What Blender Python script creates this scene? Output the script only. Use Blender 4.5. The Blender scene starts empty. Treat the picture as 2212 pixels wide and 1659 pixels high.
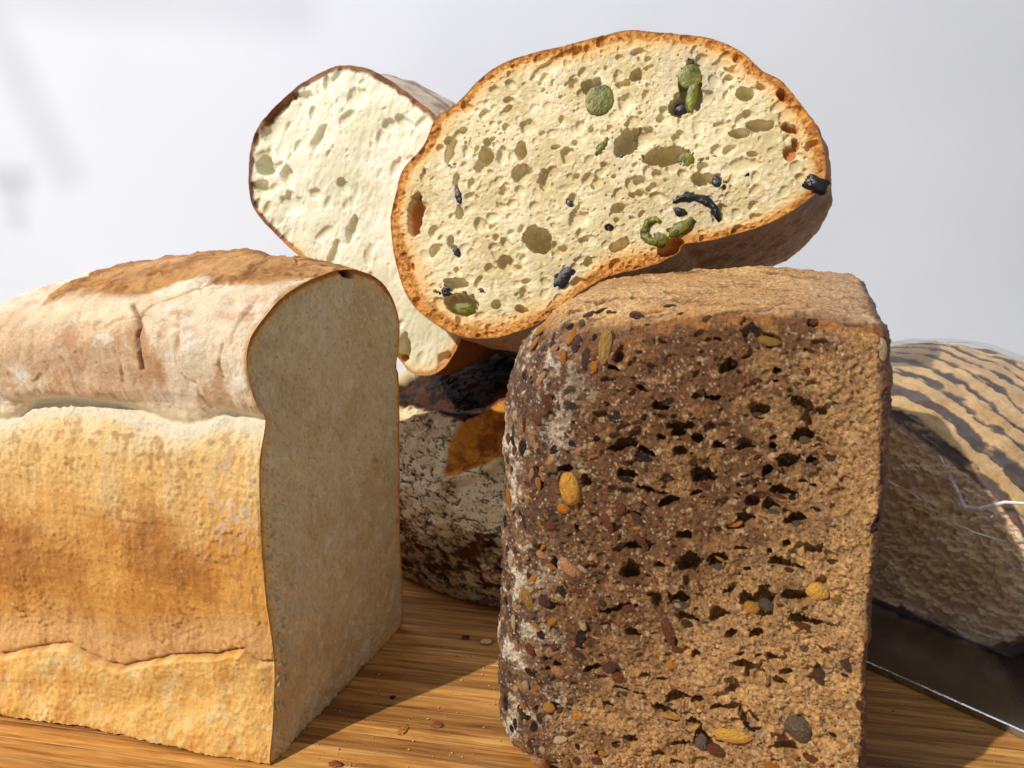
import bpy, math, random
import numpy as np
from mathutils import Matrix, Vector

rng = np.random.default_rng(11)
random.seed(5)
SC = bpy.context.scene
COL = SC.collection
CM = 0.01                      # everything below is written in centimetres

# ------------------------------------------------------------------ camera
PITCH = math.radians(14.8)
CAM = np.array([0.0, 0.0, 15.0])
F, CX, CY = 1700.0, 1106.0, 829.5          # photograph measured at 2212 x 1659
RIGHT = np.array([1.0, 0, 0])
FWD = np.array([0, math.cos(PITCH), -math.sin(PITCH)])
UP = np.array([0, math.sin(PITCH), math.cos(PITCH)])
cam_d = bpy.data.cameras.new("camera")
cam_o = bpy.data.objects.new("camera", cam_d)
COL.objects.link(cam_o)
cam_o.location = Vector(CAM * CM)
cam_o.rotation_euler = (math.pi / 2 - PITCH, 0, 0)
cam_d.sensor_width = 36
cam_d.lens = 36 * F / 2212
cam_d.clip_start = 0.01
cam_d.clip_end = 50
cam_d.dof.use_dof = True
cam_d.dof.focus_distance = 0.20
cam_d.dof.aperture_fstop = 44
SC.camera = cam_o

# ------------------------------------------------------------------ light
w = bpy.data.worlds.new("World")
SC.world = w
w.use_nodes = True
w.node_tree.nodes["Background"].inputs[0].default_value = (1.0, 0.975, 0.945, 1)
w.node_tree.nodes["Background"].inputs[1].default_value = 0.19


def lamp(name, kind, loc, target, power, color, **kw):
    d = bpy.data.lights.new(name, kind)
    d.energy = power
    d.color = color
    for k, v in kw.items():
        setattr(d, k, v)
    o = bpy.data.objects.new(name, d)
    COL.objects.link(o)
    o.location = Vector(loc) * CM
    o.rotation_euler = (Vector(target) - Vector(loc)).to_track_quat('-Z', 'Y').to_euler()
    return o


KEY = np.array([-0.592, -0.431, 0.682])
key_pos = np.array([0, 22, 6]) + KEY * 300
lamp("key_lamp", 'POINT', key_pos, (0, 22, 6), 430, (1.0, 0.92, 0.79), shadow_soft_size=0.018)
lamp("wall_fill_light", 'AREA', (-14, 30, 84), (-4, 75, 22), 2.45, (0.76, 0.82, 1.0), shape='DISK', size=0.5)  # added light that brightens the wall; no fixture stands here
SC.view_settings.view_transform = 'Standard'
SC.view_settings.look = 'None'
SC.view_settings.exposure = 0
SC.view_settings.gamma = 1
SC.cycles.use_denoising = True
SC.cycles.max_bounces = 8
SC.cycles.sample_clamp_indirect = 4


# ------------------------------------------------------------------ helpers
def nrm(v):
    v = np.asarray(v, float)
    return v / np.linalg.norm(v)


def ray(x, y):
    return FWD + RIGHT * ((x - CX) / F) + UP * ((CY - y) / F)


def on_ground(x, y, z=0.0):
    d = ray(x, y)
    return CAM + d * ((z - CAM[2]) / d[2])


def at_depth(x, y, dist):
    d = ray(x, y)
    return CAM + d * (dist / d[1])


def on_plane(x, y, p0, n):
    d = ray(x, y)
    return CAM + d * (np.dot(p0 - CAM, n) / np.dot(d, n))


def to_px(P):
    q = P - CAM
    zc = q @ FWD
    return CX + F * (q @ RIGHT) / zc, CY - F * (q @ UP) / zc, zc


def tile(x0, y0, k):
    k *= 2212 / 2600
    x0 *= 2212 / 2600
    y0 *= 2212 / 2600
    return lambda px, py: (x0 + px * k, y0 + py * k), k


def lin(c):
    c = np.asarray(c, float) / 255.0
    return np.where(c <= 0.04045, c / 12.92, ((c + 0.055) / 1.055) ** 2.4)


_TAB = np.random.default_rng(3).random(65536) * 2 - 1


_ROT = np.linalg.qr(np.array([[0.62, 0.55, 0.31], [-0.48, 0.71, 0.42], [0.25, -0.37, 0.88]]))[0]


def _h(ix, iy, iz, s):
    h = (ix * 73856093) ^ (iy * 19349663) ^ (iz * 83492791) ^ (s * 961748927)
    h = (h ^ (h >> 13)) * 1274126177
    return (h ^ (h >> 16)) & 65535


def vnoise(p, s=0):
    i = np.floor(p).astype(np.int64)
    f = p - i
    u = f * f * f * (f * (f * 6 - 15) + 10)
    x, y, z = i[..., 0], i[..., 1], i[..., 2]
    r = 0
    for dx in (0, 1):
        wx = u[..., 0] if dx else 1 - u[..., 0]
        for dy in (0, 1):
            wy = u[..., 1] if dy else 1 - u[..., 1]
            for dz in (0, 1):
                wz = u[..., 2] if dz else 1 - u[..., 2]
                r = r + wx * wy * wz * _TAB[_h(x + dx, y + dy, z + dz, s)]
    return r


def fbm(p, freq, octv=4, s=0, gain=0.5):
    r, a, t = 0, 1.0, 0
    q = p * np.asarray(freq, float)
    for k in range(octv):
        q = q @ _ROT
        r = r + a * vnoise(q + 17.3 * k, s + k)
        t += a
        a *= gain
        q = q * 2.03
    return r / t * 1.6


def worley(p, freq, s=0):
    """F1 and the random value of the nearest cell"""
    q = (p * np.asarray(freq, float)) @ _ROT @ _ROT
    i = np.floor(q).astype(np.int64)
    best = np.full(q.shape[:-1], 9.0)
    val = np.zeros(q.shape[:-1])
    for dx in (-1, 0, 1):
        for dy in (-1, 0, 1):
            for dz in (-1, 0, 1):
                c = i + np.array([dx, dy, dz])
                o = np.stack([_TAB[_h(c[..., 0], c[..., 1], c[..., 2], s + k)] for k in (1, 2, 3)], -1) * 0.5 + 0.5
                d = np.sqrt(((c + o - q) ** 2).sum(-1))
                m = d < best
                best = np.where(m, d, best)
                val = np.where(m, _TAB[_h(c[..., 0], c[..., 1], c[..., 2], s + 7)], val)
    return best, val


def sstep(a, b, x):
    t = np.clip((x - a) / (b - a), 0, 1)
    return t * t * (3 - 2 * t)


def mix(a, b, t):
    t = np.asarray(t)[..., None]
    return a * (1 - t) + b * t


def mesh_raw(name, V, Fq, col, smooth=True):
    used, inv = np.unique(Fq.ravel(), return_inverse=True)
    V = V[used] * CM
    Fq = inv.reshape(Fq.shape)
    me = bpy.data.meshes.new(name)
    k = Fq.shape[1]
    me.vertices.add(len(V))
    me.vertices.foreach_set("co", V.astype(np.float32).ravel())
    me.loops.add(Fq.size)
    me.loops.foreach_set("vertex_index", Fq.astype(np.int32).ravel())
    me.polygons.add(len(Fq))
    me.polygons.foreach_set("loop_start", np.arange(0, Fq.size, k, dtype=np.int32))
    me.polygons.foreach_set("use_smooth", np.full(len(Fq), smooth))
    me.update(calc_edges=True)
    if col is not None:
        a = me.color_attributes.new("tint", 'FLOAT_COLOR', 'POINT')
        c4 = np.ones((len(V), 4), np.float32)
        c4[:, :3] = np.clip(col[used], 0.002, 0.95)
        a.data.foreach_set("color", c4.ravel())
    return me


def part(name, V, Fq, col, mat, parent, base):
    me = mesh_raw(name, V - base, Fq, col)
    me.materials.append(mat)
    o = bpy.data.objects.new(name, me)
    COL.objects.link(o)
    o.parent = parent
    return o


def thing(name, label, cat, base, group=None):
    o = bpy.data.objects.new(name, None)
    COL.objects.link(o)
    o.empty_display_size = 0.02
    o.location = Vector(base) * CM
    o["label"] = label
    o["category"] = cat
    if group:
        o["group"] = group
    return o


def quads(nu, nv, wrap_v=False, flip=False):
    i = np.arange(nu * nv).reshape(nu, nv)
    if wrap_v:
        i = np.concatenate([i, i[:, :1]], 1)
    q = np.stack([i[:-1, :-1], i[1:, :-1], i[1:, 1:], i[:-1, 1:]], -1).reshape(-1, 4)
    return q[:, ::-1] if flip else q


def grid_normals(V, wrap_v=False):
    if wrap_v:
        E = np.concatenate([V[:, -1:], V, V[:, :1]], 1)
        dv = (E[:, 2:] - E[:, :-2])
    else:
        dv = np.gradient(V, axis=1)
    du = np.gradient(V, axis=0)
    n = np.cross(du, dv)
    return n / (np.linalg.norm(n, axis=-1, keepdims=True) + 1e-9)


# ------------------------------------------------------------------ materials
def new_mat(name):
    m = bpy.data.materials.new(name)
    m.use_nodes = True
    nt = m.node_tree
    return m, nt, nt.nodes["Principled BSDF"]


def obj_coords(nt, scale=(100, 100, 100), rot=(0, 0, 0)):
    tc = nt.nodes.new('ShaderNodeTexCoord')
    mp = nt.nodes.new('ShaderNodeMapping')
    mp.inputs['Scale'].default_value = scale
    mp.inputs['Rotation'].default_value = rot
    nt.links.new(tc.outputs['Object'], mp.inputs['Vector'])
    return mp.outputs['Vector']


def noise(nt, vec, scale, detail=4, rough=0.6):
    n = nt.nodes.new('ShaderNodeTexNoise')
    n.inputs['Scale'].default_value = scale
    n.inputs['Detail'].default_value = detail
    n.inputs['Roughness'].default_value = rough
    nt.links.new(vec, n.inputs['Vector'])
    return n.outputs['Fac']


def ramp(nt, fac, stops):
    r = nt.nodes.new('ShaderNodeValToRGB')
    el = r.color_ramp.elements
    while len(el) < len(stops):
        el.new(0.5)
    for e, (p, c) in zip(el, stops):
        e.position = p
        e.color = (*c, 1) if len(c) == 3 else c
    nt.links.new(fac, r.inputs['Fac'])
    return r.outputs['Color']


def mul(nt, a, b, fac=1.0):
    m = nt.nodes.new('ShaderNodeMix')
    m.data_type = 'RGBA'
    m.blend_type = 'MULTIPLY'
    m.inputs['Factor'].default_value = fac
    for s, v in ((m.inputs['A'], a), (m.inputs['B'], b)):
        if isinstance(v, tuple):
            s.default_value = (*v, 1)
        else:
            nt.links.new(v, s)
    return m.outputs['Result']


def bread_mat(name, freq=14, amp=0.25, bump=0.02, rough=0.7, spec=0.3, sss=0.0, fleck=0.0):
    m, nt, b = new_mat(name)
    at = nt.nodes.new('ShaderNodeAttribute')
    at.attribute_name = "tint"
    vec = obj_coords(nt)
    n1 = noise(nt, vec, freq, 5, 0.65)
    lo, hi = 1 - amp, 1 + amp
    c = ramp(nt, n1, [(0.3, (lo, lo * 0.99, lo * 0.97)), (0.7, (hi, hi, hi))])
    col = mul(nt, at.outputs['Color'], c)
    nt.links.new(col, b.inputs['Base Color'])
    n2 = noise(nt, vec, freq * 2.2, 4, 0.7)
    bp = nt.nodes.new('ShaderNodeBump')
    bp.inputs['Strength'].default_value = 1.0
    bp.inputs['Distance'].default_value = bump * CM
    nt.links.new(n2, bp.inputs['Height'])
    nt.links.new(bp.outputs['Normal'], b.inputs['Normal'])
    rr = nt.nodes.new('ShaderNodeMapRange')
    rr.inputs['From Min'].default_value = 0.35
    rr.inputs['From Max'].default_value = 0.65
    rr.inputs['To Min'].default_value = rough - 0.2
    rr.inputs['To Max'].default_value = min(rough + 0.2, 1)
    nt.links.new(n2, rr.inputs['Value'])
    nt.links.new(rr.outputs[0], b.inputs['Roughness'])
    b.inputs['Specular IOR Level'].default_value = spec
    if sss:
        b.inputs['Subsurface Weight'].default_value = sss
        b.inputs['Subsurface Radius'].default_value = (1.0, 0.7, 0.4)
        b.inputs['Subsurface Scale'].default_value = 0.0009
    return m


M_CRUMB = bread_mat("crumb", 16, 0.07, 0.02, 0.65, 0.3, sss=0.3)
M_SOFT = bread_mat("soft_crumb", 13, 0.07, 0.035, 0.8, 0.15, sss=0.3)
M_WHITE = bread_mat("white_crumb", 12, 0.05, 0.012, 0.8, 0.15, sss=0.6)
M_WHITE.node_tree.nodes['Principled BSDF'].inputs['Subsurface Scale'].default_value = 0.003
M_CRUST = bread_mat("crust", 14, 0.28, 0.045, 0.5, 0.4)
M_PALE = bread_mat("pale_crust", 15, 0.17, 0.045, 0.45, 0.5)
M_RYE = bread_mat("rye_crumb", 10, 0.60, 0.08, 0.45, 0.6)
M_FLOUR = bread_mat("floured_crust", 18, 0.25, 0.03, 0.7, 0.25)


def seed_mat(name, rgb, rough=0.3, var=0.35):
    m, nt, b = new_mat(name)
    vec = obj_coords(nt)
    info = nt.nodes.new('ShaderNodeObjectInfo')
    n = noise(nt, obj_coords(nt, (45, 130, 130)), 2.6, 6, 0.72)
    c = lin(rgb)
    col = ramp(nt, n, [(0.28, tuple(c * (1 - var))), (0.52, tuple(c)), (0.75, tuple(np.clip(c * (1 + var), 0, 0.9)))])
    col2 = mul(nt, col, ramp(nt, info.outputs['Random'], [(0, (0.78, 0.76, 0.74)), (1, (1.12, 1.1, 1.06))]))
    dn = noise(nt, vec, 1.7, 6, 0.75)
    dust = nt.nodes.new('ShaderNodeMix')
    dust.data_type = 'RGBA'
    dust.inputs['B'].default_value = (*lin((198, 172, 138)), 1)
    mr = nt.nodes.new('ShaderNodeMapRange')
    mr.inputs['From Min'].default_value = 0.57
    mr.inputs['From Max'].default_value = 0.70
    mr.inputs['To Max'].default_value = 0.6
    nt.links.new(dn, mr.inputs['Value'])
    nt.links.new(mr.outputs[0], dust.inputs['Factor'])
    nt.links.new(col2, dust.inputs['A'])
    nt.links.new(dust.outputs['Result'], b.inputs['Base Color'])
    bp = nt.nodes.new('ShaderNodeBump')
    bp.inputs['Distance'].default_value = 0.18 * CM
    nt.links.new(noise(nt, vec, 3.2, 5), bp.inputs['Height'])
    nt.links.new(bp.outputs['Normal'], b.inputs['Normal'])
    b.inputs['Roughness'].default_value = rough
    return m


SEEDM = {
    'gold': seed_mat("golden_seed", (212, 152, 62)),
    'olive': seed_mat("tan_seed_skin", (172, 132, 66)),
    'plum': seed_mat("purple_brown_seed", (94, 62, 48)),
    'dark': seed_mat("dark_seed", (50, 36, 33), 0.3),
    'tan': seed_mat("pinkish_tan_seed", (208, 152, 108)),
    'orange': seed_mat("orange_seed", (222, 140, 48)),
    'cream': seed_mat("cream_seed", (226, 198, 158)),
    'red': seed_mat("reddish_brown_seed", (122, 68, 44)),
    'grey': seed_mat("grey_seed", (112, 96, 80)),
    'yellow': seed_mat("yellow_seed", (244, 186, 84), 0.3, 0.15),
}


# ------------------------------------------------------------------ cut faces and lofts
class Face:
    """plane with a star-shaped outline measured on it"""

    def __init__(self, centre_px, dist, normal, outline_px, rough=0.03, seed=0, up=(0, 0, 1)):
        self.c = at_depth(*centre_px, dist) if not isinstance(dist, np.ndarray) else on_plane(*centre_px, dist, nrm(normal))
        self.n = nrm(normal)
        self.ev = nrm(np.array(up, float) - self.n * np.dot(up, self.n))
        self.eu = np.cross(self.ev, self.n)
        uv = np.array([self.uv(x, y) for x, y in outline_px])
        P = uv
        dense = []
        K = len(P)
        for i in range(K):
            p0, p1, p2, p3 = P[i - 1], P[i], P[(i + 1) % K], P[(i + 2) % K]
            for t in np.linspace(0, 1, 14, endpoint=False):
                dense.append(0.5 * ((2 * p1) + (p2 - p0) * t + (2 * p0 - 5 * p1 + 4 * p2 - p3) * t * t + (3 * p1 - p0 - 3 * p2 + p3) * t ** 3))
        dense = np.array(dense)
        a = np.arctan2(dense[:, 1], dense[:, 0])
        r = np.hypot(dense[:, 0], dense[:, 1])
        o = np.argsort(a)
        self.a, self.r = a[o], r[o]
        self.rough, self.seed = rough, seed
        tt_ = np.linspace(-np.pi, np.pi, 720, endpoint=False)
        kr = np.hanning(121)
        rs = np.interp(tt_, self.a, self.r, period=2 * np.pi)
        self.ts, self.rs = tt_, np.convolve(np.concatenate([rs[-60:], rs, rs[:60]]), kr / kr.sum(), 'valid')

    def uv(self, x, y):
        p = on_plane(x, y, self.c, self.n) - self.c
        return np.array([p @ self.eu, p @ self.ev])

    def uvs(self, P):
        q = P - self.c
        return q @ self.eu, q @ self.ev

    def R(self, phi):
        phi = (phi + np.pi) % (2 * np.pi) - np.pi
        r = np.interp(phi, self.a, self.r, period=2 * np.pi)
        q = np.stack([np.cos(phi) * 6, np.sin(phi) * 6, 0 * phi], -1)
        return r + self.rough * fbm(q, 1.6, 4, self.seed + 50, 0.65)

    def grid(self, G):
        s = np.linspace(-1, 1, G)
        a, b = np.meshgrid(s, s, indexing='ij')
        du, dv = a * np.sqrt(1 - b * b / 2), b * np.sqrt(1 - a * a / 2)
        r, phi = np.hypot(du, dv), np.arctan2(dv, du)
        R = self.R(phi)
        Rs = np.interp(phi, self.ts, self.rs, period=2 * np.pi)
        rad = r * (Rs + (R - Rs) * r ** 3)
        return rad * np.cos(phi), rad * np.sin(phi), np.maximum(R - rad, 0), phi

    def pos(self, U, V, D):
        return self.c + U[..., None] * self.eu + V[..., None] * self.ev + D[..., None] * self.n


class Bins:
    def __init__(self, U, V, cell=0.4):
        self.U, self.V, self.cell = U.ravel(), V.ravel(), cell
        i = np.floor(self.U / cell).astype(int) + 500
        j = np.floor(self.V / cell).astype(int) + 500
        k = i * 1000 + j
        self.o = np.argsort(k, kind='stable')
        self.k = k[self.o]

    def near(self, u, v, r):
        c = self.cell
        out = []
        j0, j1 = int((v - r) // c) + 500, int((v + r) // c) + 500
        for i in range(int((u - r) // c) + 500, int((u + r) // c) + 501):
            a = np.searchsorted(self.k, i * 1000 + j0)
            b = np.searchsorted(self.k, i * 1000 + j1, side='right')
            out.append(self.o[a:b])
        return np.concatenate(out) if out else np.zeros(0, int)


def carve(B, D, n1, n2, u, v, a, b, ang, depth, wob=0.25, edge=2.0, mask=None, mval=1.0):
    """sink an irregular elliptical pit (half axes a, b) into the height field D"""
    rmax = max(a, b) * 1.5
    k = B.near(u, v, rmax)
    if len(k) == 0:
        return
    sc = min(a, b)
    du = B.U[k] - u + n1[k] * wob * sc * 0.35
    dv = B.V[k] - v + n2[k] * wob * sc * 0.35
    ca, sa = math.cos(ang), math.sin(ang)
    q = np.sqrt(((du * ca + dv * sa) / a) ** 2 + ((-du * sa + dv * ca) / b) ** 2)
    q = q * (1 + 0.55 * wob * n2[k] + 0.3 * wob * n1[k])
    m = q < 1
    kk = k[m]
    dep = depth * np.clip(1 - q[m] ** edge, 0, 1) ** 0.5
    D[kk] = np.minimum(D[kk], -dep)
    if mask is not None:
        mask[kk] = np.maximum(mask[kk], mval * sstep(1.0, 0.8, q[m]))


def ring_phis(N, focus=None, width=1.6, gain=3.0):
    t = np.linspace(-np.pi, np.pi, 4000, endpoint=False)
    d = np.ones_like(t)
    if focus is not None:
        dd = np.abs((t - focus + np.pi) % (2 * np.pi) - np.pi)
        d += gain * sstep(width * 1.2, width * 0.8, dd)
    cum = np.concatenate([[0], np.cumsum(d)])
    cum /= cum[-1]
    return np.interp(np.linspace(0, 1, N, endpoint=False), cum, np.append(t, np.pi))


# ================================================================== SETTING
def simple(name, V, Fq, mat, kind=None, parent=None, base=(0, 0, 0)):
    me = mesh_raw(name, np.asarray(V, float) - np.asarray(base, float), np.asarray(Fq), None, smooth=False)
    me.materials.append(mat)
    o = bpy.data.objects.new(name, me)
    COL.objects.link(o)
    if kind:
        o["kind"] = kind
    if parent:
        o.parent = parent
    return o


# wall behind, out of focus, with a faint grey T print and shading of folds painted flat
m, nt, b = new_mat("white_wall")
vec = obj_coords(nt)
n = noise(nt, vec, 0.035, 3, 0.5)
wc = ramp(nt, n, [(0.35, (0.645, 0.695, 0.80)), (0.65, (0.71, 0.755, 0.86))])


def soft_box(nt, vec, cx, cz, hx, hz, rot, soft):
    mp = nt.nodes.new('ShaderNodeMapping')
    mp.vector_type = 'TEXTURE'
    mp.inputs['Location'].default_value = (cx, 0, cz)
    mp.inputs['Rotation'].default_value = (0, rot, 0)
    nt.links.new(vec, mp.inputs['Vector'])
    sx = nt.nodes.new('ShaderNodeSeparateXYZ')
    nt.links.new(mp.outputs[0], sx.inputs[0])
    outs = []
    for ax, h in (('X', hx), ('Z', hz)):
        ab = nt.nodes.new('ShaderNodeMath'); ab.operation = 'ABSOLUTE'
        nt.links.new(sx.outputs[ax], ab.inputs[0])
        mr = nt.nodes.new('ShaderNodeMapRange'); mr.interpolation_type = 'SMOOTHSTEP'
        mr.inputs['From Min'].default_value = h + soft
        mr.inputs['From Max'].default_value = h - soft
        nt.links.new(ab.outputs[0], mr.inputs['Value'])
        outs.append(mr.outputs[0])
    mm = nt.nodes.new('ShaderNodeMath'); mm.operation = 'MULTIPLY'
    nt.links.new(outs[0], mm.inputs[0]); nt.links.new(outs[1], mm.inputs[1])
    return mm.outputs[0]


WY = 72.0


def wall_pt(x, y):
    p = at_depth(x, y, WY)
    return p[0], p[2]


marks = []
x0, z0 = wall_pt(30, 385); x1, _ = wall_pt(75, 385); _, z1 = wall_pt(30, 402)
marks.append(soft_box(nt, vec, x0, z0, x1 - x0, 1.2, 0, 0.8))
x0, z0 = wall_pt(33, 440)
marks.append(soft_box(nt, vec, x0, z0, 1.0, 2.4, 0, 0.8))
x0, z0 = wall_pt(62, 210)
marks.append(soft_box(nt, vec, x0, z0, 1.5, 8.0, math.radians(-20), 1.3))
x0, z0 = wall_pt(330, -10)
marks.append(soft_box(nt, vec, x0, z0, 14, 2.2, math.radians(4), 2.0))
cur = wc
for mk, dk in zip(marks, (0.86, 0.88, 0.87, 0.88)):
    mm = nt.nodes.new('ShaderNodeMix'); mm.data_type = 'RGBA'; mm.blend_type = 'MULTIPLY'
    nt.links.new(mk, mm.inputs['Factor'])
    nt.links.new(cur, mm.inputs['A'])
    mm.inputs['B'].default_value = (dk, dk, dk, 1)
    cur = mm.outputs['Result']
nt.links.new(cur, b.inputs['Base Color'])
b.inputs['Roughness'].default_value = 0.9
simple("wall", [(-120, WY, -3), (120, WY, -3), (120, WY, 90), (-120, WY, 90)], [[0, 1, 2, 3]], m, "structure")
m, nt, b = new_mat("counter_top")
n = noise(nt, obj_coords(nt), 0.3, 4)
nt.links.new(ramp(nt, n, [(0.3, (0.55, 0.54, 0.52)), (0.7, (0.66, 0.65, 0.63))]), b.inputs['Base Color'])
simple("counter", [(-120, -40, -1.85), (120, -40, -1.85), (120, WY, -1.85), (-120, WY, -1.85)], [[0, 1, 2, 3]], m, "structure")

# bamboo cutting board: one object per strip
m, nt, b = new_mat("bamboo")
vec = obj_coords(nt, (1.0, 100, 100))
tc = nt.nodes.new('ShaderNodeTexCoord')
info = nt.nodes.new('ShaderNodeObjectInfo')
off = nt.nodes.new('ShaderNodeVectorMath'); off.operation = 'MULTIPLY_ADD'
off.inputs[1].default_value = (37, 91, 53)
nt.links.new(info.outputs['Random'], off.inputs[0])
cmb = nt.nodes.new('ShaderNodeVectorMath'); cmb.operation = 'ADD'
mpx = nt.nodes.new('ShaderNodeMapping'); mpx.inputs['Scale'].default_value = (5, 100, 100)
nt.links.new(tc.outputs['Object'], mpx.inputs[0])
nt.links.new(mpx.outputs[0], off.inputs[2])
fib = noise(nt, off.outputs[0], 7, 6, 0.7)
fib2 = noise(nt, off.outputs[0], 1.6, 3, 0.6)
c1 = ramp(nt, fib, [(0.28, tuple(lin((88, 52, 22)))), (0.42, tuple(lin((178, 122, 58)))), (0.56, tuple(lin((216, 162, 88)))), (0.72, tuple(lin((238, 194, 126))))])
c2 = ramp(nt, fib2, [(0.32, (0.55, 0.47, 0.38)), (0.55, (1, 1, 1))])
c3 = ramp(nt, info.outputs['Random'], [(0, (0.50, 0.44, 0.37)), (0.35, (0.72, 0.68, 0.62)), (1, (0.92, 0.90, 0.87))])
col = mul(nt, mul(nt, c1, c2), c3)
nt.links.new(col, b.inputs['Base Color'])
bp = nt.nodes.new('ShaderNodeBump'); bp.inputs['Distance'].default_value = 0.012 * CM
nt.links.new(fib, bp.inputs['Height'])
nt.links.new(bp.outputs[0], b.inputs['Normal'])
b.inputs['Roughness'].default_value = 0.5
M_BAMBOO = m
GD = nrm([0.985, -0.175, 0])
GP = nrm([0.175, 0.985, 0])
board = thing("cutting_board", "golden bamboo cutting board made of narrow glued strips under the loaves", "cutting board", (0, 0, -1.8))
SW = 0.62
hl, e = 34.0, 0.008
prof = [(-SW / 2 + .005, -1.8), (SW / 2 - .005, -1.8), (SW / 2 - .005, -e), (SW / 2 - .005 - e, 0), (-SW / 2 + .005 + e, 0), (-SW / 2 + .005, -e)]
V = [(sx * hl, y, z) for sx in (-1, 1) for y, z in prof]
strip_me = bpy.data.meshes.new("strip")
strip_me.from_pydata([(x * CM, y * CM, z * CM) for x, y, z in V], [],
                     [(i, (i + 1) % 6, 6 + (i + 1) % 6, 6 + i) for i in range(6)] + [(5, 4, 3, 2, 1, 0), (6, 7, 8, 9, 10, 11)])
strip_me.materials.append(M_BAMBOO)
for k in range(64):
    o = bpy.data.objects.new("strip", strip_me)
    COL.objects.link(o)
    o.parent = board
    pt = GP * (9.3 + SW * k) + GD * (2 + random.uniform(-.02, .02))
    o.location = Vector((pt[0], pt[1], 1.8 + random.uniform(-0.003, 0.0))) * CM
    o.rotation_euler = (0, 0, math.atan2(GD[1], GD[0]))

# ================================================================== WHITE TIN LOAF (left)
A0 = on_ground(584, 1654)
A1 = on_ground(871, 1351)
ecut = nrm(A1 - A0)
ncut = np.array([ecut[1], -ecut[0], 0])            # faces right and towards the camera
LAX = nrm([-0.972, 0.235, 0])
wl_px = [(584, 1654), (589, 1560), (592, 1430), (575, 1300), (563, 1150), (561, 1000), (573, 908), (552, 870), (536, 810), (533, 765),
         (545, 722), (575, 680), (612, 640), (660, 610), (700, 592), (735, 582), (775, 584), (815, 602), (845, 638), (862, 690), (862, 745), (856, 790), (862, 830),
         (863, 1000), (864, 1150), (869, 1250), (871, 1320), (866, 1352), (835, 1392), (760, 1478), (680, 1568), (620, 1634)]
WF = Face((715, 1050), A0 + 0.0 * A0, ncut, wl_px, rough=0.02, seed=1)
base = np.array([*(A0 * 0.5 + A1 * 0.5 + LAX * 7)[:2], 0])
white_loaf = thing("white_loaf", "tall white tin loaf with floured split crown, cut side facing right", "bread", base)
side_n = np.array([LAX[1], -LAX[0], 0])
side_n = side_n if side_n[1] < 0 else -side_n


def side_line(pts):
    q = np.array(sorted(side_sz(x, y) for x, y in pts))
    return lambda s: np.interp(s, q[:, 0], q[:, 1])


N, Mx = 800, 440
_t = np.linspace(-np.pi, np.pi, 6000, endpoint=False)
_r = WF.R(_t)
_l = np.hypot(np.diff(np.append(_r * np.cos(_t), _r[0] * np.cos(_t[0]))), np.diff(np.append(_r * np.sin(_t), _r[0] * np.sin(_t[0]))))
_d = np.degrees(_t) % 360
_l = np.minimum(_l, 0.03) * np.where((_d > 55) & (_d < 250), 4.5, 1.0)
_c = np.concatenate([[0], np.cumsum(_l)]) / _l.sum()
phis = np.interp(np.linspace(0, 1, N, endpoint=False), _c, np.append(_t, np.pi))
R0 = WF.R(phis)
ring_u, ring_v = R0 * np.cos(phis), R0 * np.sin(phis)
Warc = -np.concatenate([[0], np.cumsum(np.hypot(np.diff(ring_u), np.diff(ring_v)))])
# girth grows upwards on the visible side
s = np.concatenate([np.linspace(0, 0.4, 24), np.linspace(0.42, 13.5, Mx - 60), np.linspace(13.6, 16.0, 36)])
U = ring_u[None, :] + 0 * s[:, None]
Vv = ring_v[None, :] + 0 * s[:, None]
S = s[:, None] + 0 * phis[None, :]
# the outline runs anticlockwise, so going up the left side is against it: measure from the bottom left corner
kc = int(np.argmin(np.where(ring_u < 0, ring_v, 99)))
Wg = (Warc - Warc[kc]) % (-Warc[-1] + np.hypot(ring_u[0] - ring_u[-1], ring_v[0] - ring_v[-1]))
Wg = Wg[None, :] + 0 * S
endk = sstep(13.0, 16.0, S)
P = WF.pos(U * (1 - 0.75 * endk ** 3), Vv * (1 - 0.35 * endk ** 3), 0 * S) + S[..., None] * LAX
lift = np.interp(S, [0, 0.5, 1.3, 2.7, 4.5, 6.4, 8, 10.3, 14, 16], [0, .1, .28, .42, .32, .0, -.38, -1.2, -2.6, -3.6])
P[..., 2] += lift * np.clip((P[..., 2] - 6.5) / 6.0, 0, 1.1) ** 1.4
nn = grid_normals(P, True)
if ((P - P.mean(1, keepdims=True)) * nn).sum() < 0:
    nn = -nn
wpx, wpy, _z = to_px(P)
facing = (nn @ FWD) < 0.25


def side_sz(x, y):
    k_ = np.argmin((wpx - x) ** 2 + (wpy - y) ** 2 + 1e6 * ~facing)
    return S.ravel()[k_], Wg.ravel()[k_]


crease1 = side_line([(576, 906), (540, 906), (480, 898), (440, 912), (400, 917), (360, 912), (320, 898), (250, 878), (190, 868), (140, 866), (90, 872), (60, 880), (30, 900), (2, 905)])
crease2 = side_line([(592, 1432), (560, 1426), (530, 1398), (505, 1402), (470, 1412), (420, 1408), (370, 1412), (320, 1428), (270, 1440), (235, 1432), (200, 1412), (160, 1392), (120, 1390), (80, 1400), (40, 1408), (2, 1412)])
topline = side_line([(690, 596), (640, 606), (560, 606), (500, 612), (440, 596), (380, 598), (330, 628), (270, 650), (200, 632), (100, 655), (40, 675), (4, 690)])
Z = Wg
front = sstep(0.0, 0.35, (nn @ side_n))
c1, c2 = crease1(S), crease2(S)
q = np.stack([S, P[..., 2], U], -1)
fade = sstep(0.0, 0.5, S)
wob1 = fbm(q, (0.6, 1.5, 0.6), 3, 4) * 0.12
d1 = Z - c1 - wob1 * 0.4
d2 = Z - c2 - fbm(q, 1.3, 3, 9) * 0.05
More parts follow.
